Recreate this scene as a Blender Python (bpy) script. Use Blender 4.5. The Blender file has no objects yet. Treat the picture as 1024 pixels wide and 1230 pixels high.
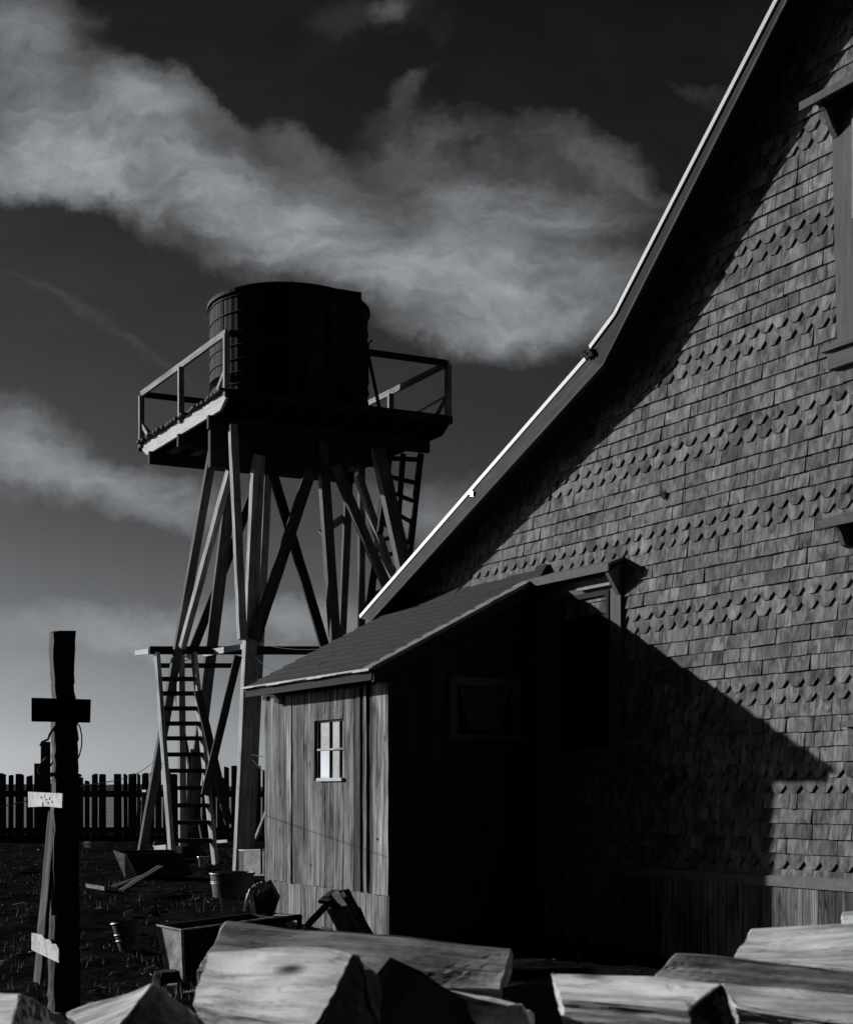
import bpy, bmesh, math, random
from mathutils import Vector, Matrix, noise
random.seed(7)
sc = bpy.context.scene
COL = sc.collection
# ------------------------------------------------------------------ camera
F, HX, HY, EYE = 1700.0, 512.0, 952.0, 1.6          # focal length in photo pixels, principal column, horizon row, eye height
cam = bpy.data.cameras.new('camera'); co = bpy.data.objects.new('camera', cam); COL.objects.link(co)
co.location = (0, 0, EYE); co.rotation_euler = (math.pi/2, 0, 0)
cam.sensor_width = 36; cam.lens = F/1230*36; cam.shift_y = (HY-615)/1230
cam.clip_start = 0.1; cam.clip_end = 9000
cam.dof.use_dof = True; cam.dof.focus_distance = 15.0; cam.dof.aperture_fstop = 8.5
sc.camera = co
sc.view_settings.view_transform = 'Standard'; sc.view_settings.look = 'None'
sc.view_settings.gamma = 1; sc.view_settings.exposure = -0.4
sc.cycles.use_denoising = True
sc.cycles.caustics_reflective = False; sc.cycles.caustics_refractive = False
sc.cycles.sample_clamp_indirect = 1.0
sc.cycles.max_bounces = 5
# ------------------------------------------------------------------ sun
SUN = Vector((-0.8397, 0.4951, 0.2232)).normalized()
sl = bpy.data.lights.new('sun', 'SUN'); sl.energy = 5.0; sl.angle = math.radians(0.55); sl.color = (1, 0.985, 0.965)
so = bpy.data.objects.new('sun', sl); COL.objects.link(so)
so.rotation_euler = (-SUN).to_track_quat('-Z', 'Y').to_euler(); so.location = (-20, 12, 14)

# ------------------------------------------------------------------ node helpers
class NT:
    def __init__(s, tree): s.t = tree; s.N = tree.nodes; s.L = tree.links
    def n(s, typ, **kw):
        nd = s.N.new(typ)
        for k, v in kw.items(): setattr(nd, k, v)
        return nd
    def link(s, a, b): s.L.new(a, b)
    def put(s, sock, v):
        if isinstance(v, bpy.types.NodeSocket): s.L.new(v, sock)
        else: sock.default_value = v
    def m(s, op, a, b=0.0, c=0.0, clamp=False):
        nd = s.n('ShaderNodeMath', operation=op, use_clamp=clamp)
        s.put(nd.inputs[0], a); s.put(nd.inputs[1], b); s.put(nd.inputs[2], c)
        return nd.outputs[0]
    def vm(s, op, a, b=None):
        nd = s.n('ShaderNodeVectorMath', operation=op); s.put(nd.inputs[0], a)
        if b is not None: s.put(nd.inputs[1], b)
        return nd.outputs['Value'] if op == 'LENGTH' else nd.outputs[0]
    def mapr(s, v, a, b, c, d, smooth=False):
        nd = s.n('ShaderNodeMapRange'); nd.clamp = True
        if smooth: nd.interpolation_type = 'SMOOTHSTEP'
        for i, x in enumerate((v, a, b, c, d)): s.put(nd.inputs[i], x)
        return nd.outputs[0]
    def noise(s, vec, scale, detail=4, rough=.55, dist=0.0):
        nd = s.n('ShaderNodeTexNoise'); s.put(nd.inputs['Vector'], vec)
        nd.inputs['Scale'].default_value = scale; nd.inputs['Detail'].default_value = detail
        nd.inputs['Roughness'].default_value = rough; nd.inputs['Distortion'].default_value = dist
        return nd.outputs['Fac']
    def xyz(s, x, y, z=0.0):
        nd = s.n('ShaderNodeCombineXYZ'); s.put(nd.inputs[0], x); s.put(nd.inputs[1], y); s.put(nd.inputs[2], z)
        return nd.outputs[0]
# ------------------------------------------------------------------ world: red filtered black and white sky with streaming cloud
w = bpy.data.worlds.new('World'); sc.world = w; w.use_nodes = True
t = NT(w.node_tree)
for nd in list(t.N): t.N.remove(nd)
sky = t.n('ShaderNodeTexSky', sky_type='NISHITA'); sky.sun_disc = False
sky.sun_elevation = math.asin(SUN.z); sky.sun_rotation = math.atan2(SUN.x, SUN.y)
sky.altitude = 50; sky.air_density = 1.0; sky.dust_density = 0.6
sp = t.n('ShaderNodeSeparateColor'); t.link(sky.outputs[0], sp.inputs[0])
red = sp.outputs[0]
tc = t.n('ShaderNodeTexCoord'); d3 = t.n('ShaderNodeSeparateXYZ'); t.link(tc.outputs['Generated'], d3.inputs[0])
dx, dy, dz = d3.outputs
fy = t.m('MAXIMUM', dy, 0.12)
U = t.m('DIVIDE', dx, fy); V = t.m('DIVIDE', dz, fy)         # a flat cloud sheet, seen along +Y
P = t.xyz(U, V, 0.0)
def sk(px, py): return ((px-HX)/F, (HY-py)/F)
# slow warp
wn = t.n('ShaderNodeTexNoise'); t.link(P, wn.inputs['Vector']); wn.inputs['Scale'].default_value = 7; wn.inputs['Detail'].default_value = 6; wn.inputs['Roughness'].default_value = .6
wv = t.vm('SUBTRACT', wn.outputs['Color'], (0.5, 0.5, 0.5))
sc1 = t.n('ShaderNodeVectorMath', operation='SCALE'); t.link(wv, sc1.inputs[0]); sc1.inputs['Scale'].default_value = 0.075
wn2 = t.n('ShaderNodeTexNoise'); t.link(P, wn2.inputs['Vector']); wn2.inputs['Scale'].default_value = 26; wn2.inputs['Detail'].default_value = 7; wn2.inputs['Roughness'].default_value = .65
sc2 = t.n('ShaderNodeVectorMath', operation='SCALE'); t.link(t.vm('SUBTRACT', wn2.outputs['Color'], (0.5, 0.5, 0.5)), sc2.inputs[0]); sc2.inputs['Scale'].default_value = 0.032
PW = t.vm('ADD', t.vm('ADD', P, sc1.outputs[0]), sc2.outputs[0])
BLOBS = [ # px, py, rx, ry, tilt (deg, clockwise on the photo), amount
 (30,100,170,80,15,.42),(60,40,110,60,25,.24),(230,170,60,25,50,.2),(420,330,120,22,25,.2),(610,300,90,22,10,.2),(60,185,190,46,6,.85),(150,185,150,60,12,.50),(190,120,70,50,40,.25),(250,225,150,60,22,.55),(330,260,150,60,20,.40),
 (400,270,170,70,25,.38),(480,330,170,75,20,.45),(560,350,170,70,12,.50),(640,375,140,45,-8,.42),(570,235,160,85,25,.40),(690,250,130,90,20,.22),
 (250,290,90,30,25,.22),(500,110,100,22,-50,.04),(470,30,120,40,0,.07),(700,180,90,30,20,.15),(850,105,70,18,15,.06),(760,215,110,14,14,.10),(740,340,90,60,0,.22),(185,118,60,44,35,.35),(120,150,90,50,0,.3),(350,175,70,32,20,.22),(250,130,60,24,40,.25),(260,268,90,24,22,.25),(610,310,120,60,15,.22),(475,25,28,20,0,.22),(490,105,26,16,-45,.2),
 (20,20,120,90,0,.16),(110,590,150,34,22,.48),(30,520,110,40,28,.38),(190,610,100,35,12,.35),(130,390,220,12,28,.06),(540,620,120,50,10,.30),
 (170,752,230,30,3,.42),(350,750,80,24,5,.60),(60,805,180,60,0,.25),(410,740,60,20,0,.2),(0,560,80,70,0,.2)]
acc = None
for (px, py, rx, ry, tl, am) in BLOBS:
    u_, v_ = sk(px, py)
    mp = t.n('ShaderNodeMapping', vector_type='TEXTURE'); t.link(PW, mp.inputs[0])
    mp.inputs['Location'].default_value = (u_, v_, 0); mp.inputs['Rotation'].default_value = (0, 0, math.radians(-tl))
    mp.inputs['Scale'].default_value = (rx/F, ry/F, 1)
    r = t.vm('LENGTH', mp.outputs[0])
    g = t.mapr(r, 1.35, 0.0, 0.0, am, smooth=True)
    acc = g if acc is None else t.m('ADD', acc, g)
# fine wisps, drawn out along the wind
mp = t.n('ShaderNodeMapping'); t.link(PW, mp.inputs[0]); mp.inputs['Rotation'].default_value = (0, 0, math.radians(24)); mp.inputs['Scale'].default_value = (9, 22, 1)
wisp = t.noise(mp.outputs[0], 1.0, 9, .62, .5)
mp2 = t.n('ShaderNodeMapping'); t.link(P, mp2.inputs[0]); mp2.inputs['Rotation'].default_value = (0, 0, math.radians(-30)); mp2.inputs['Scale'].default_value = (14, 18, 1)
wisp2 = t.noise(mp2.outputs[0], 1.0, 8, .6, .8)
tex = t.m('ADD', t.mapr(wisp, .3, .72, .42, 1.30), t.mapr(wisp2, .3, .7, -.20, .22))
den = t.m('MULTIPLY', acc, tex)
den = t.m('MAXIMUM', t.m('SUBTRACT', den, 0.02), 0.0)
den = t.m('SUBTRACT', 1.0, t.m('EXPONENT', t.m('MULTIPLY', den, -1.15)))
mp3 = t.n('ShaderNodeMapping'); t.link(PW, mp3.inputs[0]); mp3.inputs['Rotation'].default_value = (0, 0, math.radians(30)); mp3.inputs['Scale'].default_value = (12, 48, 1)
den = t.m('MULTIPLY', den, t.mapr(t.noise(mp3.outputs[0], 1.0, 9, .66, .6), .28, .72, .70, 1.22))
den = t.m('MULTIPLY', den, t.mapr(t.noise(PW, 20, 8, .62, .4), .3, .7, .82, 1.14))
front = t.mapr(dy, 0.0, 0.3, 0.0, 1.0, smooth=True)
den = t.m('MULTIPLY', den, front)
SKYK, CLOUD = 0.0575, 0.57
base = t.m('MULTIPLY', red, SKYK)
# clear sky darkened by the filter toward the zenith: power curve of the red channel
base = t.m('MULTIPLY', t.m('POWER', base, 1.55), 1.55)
faint = t.m('MULTIPLY', t.mapr(wisp, .45, .75, 0, .012), front)
base = t.m('ADD', base, faint)
base = t.m('MULTIPLY', base, t.mapr(V, .10, .56, .90, .44))
base = t.m('MULTIPLY', base, t.mapr(V, .0, .20, 1.28, 1.0))
mix = t.m('ADD', t.m('MULTIPLY', base, t.m('SUBTRACT', 1.0, den)), t.m('MULTIPLY', den, CLOUD))
below = t.mapr(dz, -0.02, 0.0, 0.25, 1.0)
mix = t.m('MULTIPLY', mix, below)
mix = t.m('MULTIPLY', mix, t.mapr(dy, -.1, .82, 0.34, 1.0, smooth=True))   # sky dimmed beside and behind the camera to hold down shadow fill
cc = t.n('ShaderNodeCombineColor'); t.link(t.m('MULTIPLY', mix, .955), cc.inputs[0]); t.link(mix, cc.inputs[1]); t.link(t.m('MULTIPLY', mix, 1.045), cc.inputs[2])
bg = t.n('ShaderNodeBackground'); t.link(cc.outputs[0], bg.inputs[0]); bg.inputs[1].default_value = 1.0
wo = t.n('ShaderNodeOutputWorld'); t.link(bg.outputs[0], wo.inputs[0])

# ------------------------------------------------------------------ materials (black and white world: every colour is a grey)
def new_mat(name):
    m = bpy.data.materials.new(name); m.use_nodes = True
    T = NT(m.node_tree); b = T.N['Principled BSDF']; b.inputs['Specular IOR Level'].default_value = .25
    return m, T, b
def grey_out(T, b, val):
    c = T.n('ShaderNodeCombineColor'); T.link(T.m('MULTIPLY', val, .965), c.inputs[0]); T.link(val, c.inputs[1]); T.link(T.m('MULTIPLY', val, 1.035), c.inputs[2])
    T.link(c.outputs[0], b.inputs['Base Color'])
def wood(name, alb, contrast=.5, across=38, along=2.0, knots=.3, bump=.25, rough=.85, blotch=.35, bd=.004, crack=0.0):
    m, T, b = new_mat(name); b.inputs['Roughness'].default_value = rough
    g = T.n('ShaderNodeAttribute', attribute_name='grain').outputs['Vector']
    tone = T.n('ShaderNodeAttribute', attribute_name='tone').outputs['Fac']
    mp = T.n('ShaderNodeMapping'); T.link(g, mp.inputs[0]); mp.inputs['Scale'].default_value = (along, across, across)
    st = T.noise(mp.outputs[0], 1.0, 6, .62, .35)
    mp2 = T.n('ShaderNodeMapping'); T.link(g, mp2.inputs[0]); mp2.inputs['Scale'].default_value = (along*1.6, across*.22, across*.22)
    bl = T.noise(mp2.outputs[0], 1.0, 4, .55, .6)
    mp3 = T.n('ShaderNodeMapping'); T.link(g, mp3.inputs[0]); mp3.inputs['Scale'].default_value = (2.6, 9, 9)
    vo = T.n('ShaderNodeTexVoronoi'); T.link(mp3.outputs[0], vo.inputs['Vector']); vo.inputs['Scale'].default_value = 1.0
    kn = T.mapr(vo.outputs['Distance'], .04, .16, 1-knots*1.6, 1.0)
    f = T.mapr(st, .28, .72, 1-contrast, 1+contrast*.6)
    f = T.m('MULTIPLY', f, T.mapr(bl, .3, .7, 1-blotch, 1+blotch*.6))
    f = T.m('MULTIPLY', f, kn)
    f = T.m('MULTIPLY', f, tone); f = T.m('MULTIPLY', f, alb)
    if crack:
        mp4 = T.n('ShaderNodeMapping'); T.link(g, mp4.inputs[0]); mp4.inputs['Scale'].default_value = (along*.55, across*.32, across*.32)
        cn = T.noise(mp4.outputs[0], 1.0, 5, .6, .5)
        ln = T.mapr(T.m('ABSOLUTE', T.m('SUBTRACT', cn, .52)), 0.0, .016, 1-crack, 1.0)
        f = T.m('MULTIPLY', f, ln)
    grey_out(T, b, T.m('MINIMUM', f, .85))
    bp = T.n('ShaderNodeBump'); bp.inputs['Strength'].default_value = bump; bp.inputs['Distance'].default_value = bd
    T.link(T.m('ADD', st, T.m('MULTIPLY', bl, .5)), bp.inputs['Height']); T.link(bp.outputs[0], b.inputs['Normal'])
    return m
def mottled(name, alb, scale=12, contrast=.4, rough=.8, metallic=0.0, bump=.2, bd=.01, spec=.25):
    m, T, b = new_mat(name); b.inputs['Roughness'].default_value = rough; b.inputs['Metallic'].default_value = metallic
    b.inputs['Specular IOR Level'].default_value = spec
    tcn = T.n('ShaderNodeTexCoord').outputs['Object']
    a = T.noise(tcn, scale, 7, .65, .3); a2 = T.noise(tcn, scale*.2, 4, .5)
    f = T.m('MULTIPLY', T.mapr(a, .3, .7, 1-contrast, 1+contrast), T.mapr(a2, .3, .7, 1-contrast*.6, 1+contrast*.6))
    grey_out(T, b, T.m('MINIMUM', T.m('MULTIPLY', f, alb), .9))
    bp = T.n('ShaderNodeBump'); bp.inputs['Strength'].default_value = bump; bp.inputs['Distance'].default_value = bd
    T.link(a, bp.inputs['Height']); T.link(bp.outputs[0], b.inputs['Normal'])
    return m
M = {}
M['shingle'] = wood('weathered_shingle', .245, contrast=.42, across=60, along=4, knots=0, bump=.3, blotch=.8, bd=.002)
M['trim'] = wood('weathered_trim', .17, contrast=.25, across=55, along=1.2, knots=.2, bump=.2, blotch=.2, bd=.002)
M['barge'] = wood('barge_board_wood', .19, contrast=.4, across=30, along=1.5, knots=.35, bump=.3, blotch=.35)
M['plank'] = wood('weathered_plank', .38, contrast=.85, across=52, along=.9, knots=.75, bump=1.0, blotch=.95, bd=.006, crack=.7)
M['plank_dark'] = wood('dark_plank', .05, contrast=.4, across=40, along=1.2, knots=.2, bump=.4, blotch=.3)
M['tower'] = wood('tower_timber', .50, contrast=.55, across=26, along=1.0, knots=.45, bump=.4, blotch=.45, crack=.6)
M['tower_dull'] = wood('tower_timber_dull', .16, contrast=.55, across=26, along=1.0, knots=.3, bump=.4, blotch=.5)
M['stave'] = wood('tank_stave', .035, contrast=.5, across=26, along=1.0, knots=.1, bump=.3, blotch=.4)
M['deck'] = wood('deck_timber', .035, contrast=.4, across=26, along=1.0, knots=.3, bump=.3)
M['deck_lit'] = wood('deck_sunlit_timber', .82, contrast=.2, across=18, along=.9, knots=.1, bump=.2, blotch=.14)  # bright copy of the deck timber, sunlight put into its colour
M['log'] = wood('split_log', .88, contrast=.48, across=70, along=3.0, knots=.6, bump=1.0, blotch=.34, bd=.007, crack=.5)
M['log_end_shaded'] = wood('log_end_grain_shaded', .12, contrast=.3, across=20, along=14, knots=0, bump=.5)  # shade put into the colour of log ends turned from the sun
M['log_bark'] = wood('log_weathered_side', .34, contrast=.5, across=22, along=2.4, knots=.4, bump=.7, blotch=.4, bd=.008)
M['fence'] = wood('fence_wood', .10, contrast=.4, across=30, along=1, knots=.3)
M['post'] = wood('rough_post_wood', .035, contrast=.6, across=24, along=1.5, knots=.4, bump=.9, bd=.012)
M['soffit'] = wood('soffit_board', .03, contrast=.25, across=12, along=.6, knots=0, bump=.2)
M['roofing'] = mottled('asphalt_roofing', .042, 40, .35, .9)
M['paper'] = mottled('tar_paper', .025, 20, .3, .9)
M['edge'] = mottled('white_metal_edge', .88, 8, .05, .5, metallic=.0, bump=.03)
_b = M['edge'].node_tree.nodes['Principled BSDF']; _b.inputs['Coat Weight'].default_value = .04; _b.inputs['Coat Roughness'].default_value = .20
M['flash'] = mottled('pale_roof_edging', .30, 14, .3, .7)
M['fascia'] = mottled('worn_white_fascia', .55, 14, .3, .7)
M['white'] = mottled('chalky_white_paint', .72, 30, .22, .7)
M['plate'] = mottled('stained_white_plate', .75, 26, .42, .7)
M['stained'] = mottled('stained_zinc', .55, 9, .75, .6)
M['dim_pane'] = mottled('whitened_glass', .30, 12, .35, .5)
M['tin'] = mottled('dull_tin', .13, 16, .4, .45, metallic=.4)
M['bright_tin'] = mottled('bright_tin', .75, 10, .15, .22, metallic=.8)
M['polished'] = mottled('glint_tab_metal', .9, 10, .02, .2, metallic=1.0, bump=0)
M['black'] = mottled('blackened_surface', .02, 12, .4, .8)
M['iron'] = mottled('iron_hoop', .035, 30, .4, .6, metallic=.3)
M['glass'] = mottled('dark_glass', .012, 3, .3, .08, spec=.5, bump=0)
M['cloth'] = mottled('sun_bleached_cloth', .60, 7, .18, .95, bump=.5, bd=.02)
M['curtain'] = mottled('dim_curtain', .10, 5, .2, .95)
M['wire'] = mottled('wire_metal', .06, 60, .2, .5, metallic=.5)
M['rope'] = mottled('rope_fibre', .12, 60, .4, .95)
M['ground'] = mottled('dark_trodden_earth', .019, 5, .75, .95, bump=1, bd=.08, spec=0)
M['field'] = mottled('dry_grass_field', .22, .6, .45, .95, bump=1, bd=.1)
M['hill'] = mottled('distant_hills', .07, .05, .3, 1)
M['chips'] = mottled('wood_chip', .30, 40, .6, .9)
M['grass'] = mottled('grass_blade', .17, 9, .5, .8)
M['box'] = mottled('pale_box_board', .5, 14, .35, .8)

# ------------------------------------------------------------------ mesh builder
class MB:
    def __init__(s): s.v = []; s.f = []; s.tone = []; s.gr = []; s.mi = []
    def add(s, pts, faces, tone=1.0, grain=None, mi=0):
        o = len(s.v); s.v += [tuple(p) for p in pts]
        s.f += [tuple(i+o for i in f) for f in faces]; s.mi += [mi]*len(faces)
        s.tone += [tone]*len(pts)
        s.gr += [tuple(g) for g in (grain if grain else pts)]
    def beam(s, p0, p1, w, d, side=(1, 0, 0), tone=None, jit=.0, seg=1, taper=1.0, mi=0):
        p0 = Vector(p0); p1 = Vector(p1); ax = p1-p0; L = ax.length; ax.normalize()
        a = Vector(side); a = (a-ax*a.dot(ax)).normalized(); b = ax.cross(a)
        if tone is None: tone = random.uniform(.82, 1.12)
        ro = Vector((random.uniform(0, 50), random.uniform(0, 50), random.uniform(0, 50)))
        pts = []; gr = []; fs = []
        for k in range(seg+1):
            q = k/seg; sc_ = 1+(taper-1)*q
            for (i, j) in ((-1, -1), (1, -1), (1, 1), (-1, 1)):
                ja = random.uniform(-jit, jit); jb = random.uniform(-jit, jit)
                pts.append(p0+ax*(L*q)+a*(i*w/2*sc_+ja)+b*(j*d/2*sc_+jb)); gr.append(ro+Vector((L*q, i*w/2, j*d/2)))
        for k in range(seg):
            for i in range(4):
                j = (i+1) % 4; fs.append((k*4+i, k*4+j, k*4+4+j, k*4+4+i))
        fs.append((3, 2, 1, 0)); e = seg*4; fs.append((e, e+1, e+2, e+3))
        s.add(pts, fs, tone, gr, mi)
    def box(s, x0, x1, y0, y1, z0, z1, axis='z', tone=None, jit=0, mi=0):
        c = ((x0+x1)/2, (y0+y1)/2, (z0+z1)/2)
        if axis == 'z': s.beam((c[0], c[1], z0), (c[0], c[1], z1), x1-x0, y1-y0, (1, 0, 0), tone, jit, mi=mi)
        elif axis == 'x': s.beam((x0, c[1], c[2]), (x1, c[1], c[2]), y1-y0, z1-z0, (0, 1, 0), tone, jit, mi=mi)
        else: s.beam((c[0], y0, c[2]), (c[0], y1, c[2]), x1-x0, z1-z0, (1, 0, 0), tone, jit, mi=mi)
    def prism(s, poly, ext, tone=1.0, along=(1, 0, 0), mi=0):      # polygon (3D) pushed by a vector
        ext = Vector(ext); n = len(poly); P_ = [Vector(p) for p in poly]
        pts = P_+[p+ext for p in P_]
        fs = [tuple(range(n))[::-1], tuple(range(n, 2*n))]+[(i, (i+1) % n, n+(i+1) % n, n+i) for i in range(n)]
        al = Vector(along).normalized(); up = ext.normalized(); c = al.cross(up)
        if c.length < .1: c = Vector((0, 0, 1))
        ro = Vector((random.uniform(0, 50),)*3)
        s.add(pts, fs, tone, [ro+Vector((p.dot(al), p.dot(c), p.dot(up))) for p in pts], mi)
    def tube(s, path, r, n=6, tone=1.0, mi=0):
        path = [Vector(p) for p in path]; pts = []; fs = []
        for k, p in enumerate(path):
            d = (path[min(k+1, len(path)-1)]-path[max(k-1, 0)]).normalized()
            a = d.orthogonal().normalized() if k == 0 else (a-d*a.dot(d)).normalized()
            b = d.cross(a)
            for i in range(n):
                th = 2*math.pi*i/n; pts.append(p+a*(math.cos(th)*r)+b*(math.sin(th)*r))
        for k in range(len(path)-1):
            for i in range(n): j = (i+1) % n; fs.append((k*n+i, k*n+j, k*n+n+j, k*n+n+i))
        fs.append(tuple(range(n))[::-1]); fs.append(tuple(range((len(path)-1)*n, len(path)*n)))
        s.add(pts, fs, tone, None, mi)
    def lathe(s, prof, c=(0, 0, 0), n=32, rot=None, tone=1.0, cap=(True, True), mi=0):
        pts = []; fs = []; c = Vector(c)
        for (r, z) in prof:
            for i in range(n):
                th = 2*math.pi*i/n; p = Vector((r*math.cos(th), r*math.sin(th), z))
                pts.append((rot @ p if rot else p)+c)
        for k in range(len(prof)-1):
            for i in range(n): j = (i+1) % n; fs.append((k*n+i, k*n+j, k*n+n+j, k*n+n+i))
        if cap[0]: fs.append(tuple(range(n))[::-1])
        if cap[1]: fs.append(tuple(range((len(prof)-1)*n, len(prof)*n)))
        s.add(pts, fs, tone, None, mi)
    def build(s, name, mat, parent=None, org=None, smooth=False):
        me = bpy.data.meshes.new(name); o_ = Vector(org) if org is not None else Vector((0, 0, 0))
        me.from_pydata([tuple(Vector(v)-o_) for v in s.v], [], s.f)
        at = me.attributes.new('tone', 'FLOAT', 'POINT'); at.data.foreach_set('value', s.tone)
        ag = me.attributes.new('grain', 'FLOAT_VECTOR', 'POINT'); ag.data.foreach_set('vector', [c for g in s.gr for c in g])
        mats = mat if isinstance(mat, (list, tuple)) else [mat]
        for m_ in mats: me.materials.append(M[m_])
        me.polygons.foreach_set('material_index', s.mi)
        bm = bmesh.new(); bm.from_mesh(me); bmesh.ops.recalc_face_normals(bm, faces=bm.faces); bm.to_mesh(me); bm.free()
        if smooth:
            for p in me.polygons: p.use_smooth = True
        o = bpy.data.objects.new(name, me); COL.objects.link(o)
        if parent is not None: o.parent = parent
        elif org is not None: o.location = o_
        return o
def tag(o, label=None, cat=None, group=None, kind=None):
    if label: o['label'] = label
    if cat: o['category'] = cat
    if group: o['group'] = group
    if kind: o['kind'] = kind
    return o
def empty(name, loc, rz=0):
    o = bpy.data.objects.new(name, None); COL.objects.link(o); o.location = loc; o.rotation_euler = (0, 0, rz); return o

def ray(px, py): return Vector(((px-HX)/F, 1.0, (HY-py)/F))
def at(px, py, Y):
    r = ray(px, py); return Vector((r.x*Y, Y, EYE+r.z*Y))
def sm(a, b, x):
    q = min(1, max(0, (x-a)/(b-a))); return q*q*(3-2*q)
def gz(x, y):                                                    # height of the yard
    z = .31*sm(9, 23, y)*(1-.6*sm(-2, 3, x))+.12*sm(26, 38, y)
    if y > 2: z += .05*(noise.noise(Vector((x*.35, y*.35, 0)))+.5*noise.noise(Vector((x*1.1, y*1.1, 3))))*sm(2, 8, y)
    if y < 60: z += .035*noise.noise(Vector((x*3.0, y*3.0, 7)))+.015*noise.noise(Vector((x*8, y*8, 2)))
    return z
def on_ground(px, py):
    r = ray(px, py); Y = 12.0
    for _ in range(40):
        g = gz(r.x*Y, Y); Y = .5*Y+.5*(g-EYE)/r.z
    return Vector((r.x*Y, Y, gz(r.x*Y, Y)))

# ================================================================== ground
def ground():
    xs = sorted(set([round(-60+i*2.5, 3) for i in range(49)]+[round(-12+i*.14, 3) for i in range(150)]+[-3000, -1000, -400, -150, 150, 400, 1000, 3000]))
    ys = sorted(set([round(-8+i*1.0, 3) for i in range(14)]+[round(6+i*.16, 3) for i in range(215)]+[42, 44]))
    mb = MB(); nx = len(xs)
    pts = [(x, y, gz(x, y)) for y in ys for x in xs]
    fs = [(j*nx+i, j*nx+i+1, j*nx+nx+i+1, j*nx+nx+i) for j in range(len(ys)-1) for i in range(nx-1)]
    mb.add(pts, fs); o = mb.build('ground', 'ground', smooth=True); tag(o, kind='structure')
    ys2 = [44, 46, 49, 54, 60, 70, 85, 110, 150, 220, 350, 600, 1000, 2000, 5000]
    mb = MB(); xs2 = [-3000, -1000, -400, -150]+[-60+i*4 for i in range(31)]+[150, 400, 1000, 3000]; nx = len(xs2)
    pts = [(x, y, gz(x, y) if y < 45 else .45-.35*sm(44, 110, y)) for y in ys2 for x in xs2]
    fs = [(j*nx+i, j*nx+i+1, j*nx+nx+i+1, j*nx+nx+i) for j in range(len(ys2)-1) for i in range(nx-1)]
    mb.add(pts, fs); tag(mb.build('field', 'field', smooth=True), kind='structure')
    mb = MB(); n = 120; pts = []
    for i in range(n+1):
        x = -900+i*1800/n; h = 5.0+3.0*noise.noise(Vector((x*.006, 0, 0)))+1.0*noise.noise(Vector((x*.04, 5, 0)))
        pts += [(x, 900, -1), (x, 930, max(1.5, h)+1.6), (x, 1300, -1)]
    fs = []
    for i in range(n):
        a = i*3; fs += [(a, a+3, a+4, a+1), (a+1, a+4, a+5, a+2)]
    mb.add(pts, fs); tag(mb.build('hills', 'hill'), kind='structure')
ground()

# ================================================================== HOUSE FRAME (x to the right along the gable, -y outward)
P0 = Vector((3.22094, 11.7, 0)); UX = Vector((.524405, -.851469, 0)); UY = Vector((.851469, .524405, 0))
RZ = math.atan2(UX.y, UX.x)
def wp(px, py, out=0.0):                                        # pixel ray -> gable frame, on the plane "out" metres in front of the wall
    r = ray(px, py); nn = -UY; tt = (out+nn.dot(P0))/(nn.x*r.x+nn.y*r.y)
    Q = Vector((r.x*tt, tt, EYE+r.z*tt)); q = Q-P0
    return Vector((q.x*UX.x+q.y*UX.y, -out, Q.z))
def wx(px, py, xl):                                             # same, on a plane across the gable at x = xl
    r = ray(px, py); tt = (xl+UX.dot(P0))/(UX.x*r.x+UX.y*r.y)
    Q = Vector((r.x*tt, tt, EYE+r.z*tt)); q = Q-P0
    return Vector((xl, q.x*UY.x+q.y*UY.y, Q.z))

house = empty('shingled_house', P0, RZ)
tag(house, 'tall shingled gable house with sweeping bellcast roof and fish-scale rows', 'house')
OV = .30
# roof line (outer edge) at the rake plane
T = [wp(435, 740, OV), wp(706, 430, OV), wp(741, 378, OV), wp(936, 0, OV)]
B = [wp(450, 746, OV), wp(728, 440, OV), wp(951, 0, OV)]
dirT = (T[3]-T[2]).normalized()
RIDX = T[3].x+1.7
def ext(a, b, x): return a+(b-a)*((x-a.x)/(b.x-a.x))
TR = ext(T[2], T[3], RIDX); BR = ext(B[1], B[2], RIDX)
eave_low = T[0]
def topz(x):                                                     # roof top height along the gable
    if x > RIDX: x = 2*RIDX-x
    pts = [T[0], T[1], T[2], TR]
    for a, b in zip(pts[:-1], pts[1:]):
        if x <= b.x: return (a+(b-a)*((x-a.x)/(b.x-a.x))).z
    return TR.z
def botz(x):
    if x > RIDX: x = 2*RIDX-x
    pts = [B[0], B[1], BR]
    for a, b in zip(pts[:-1], pts[1:]):
        if x <= b.x: return (a+(b-a)*((x-a.x)/(b.x-a.x))).z
    return BR.z
XL_WALL = -6.9                                                   # left end of the gable wall
XR_WALL = 2*RIDX+6.9
BELT_T, BELT_B = .905, .805
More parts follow.
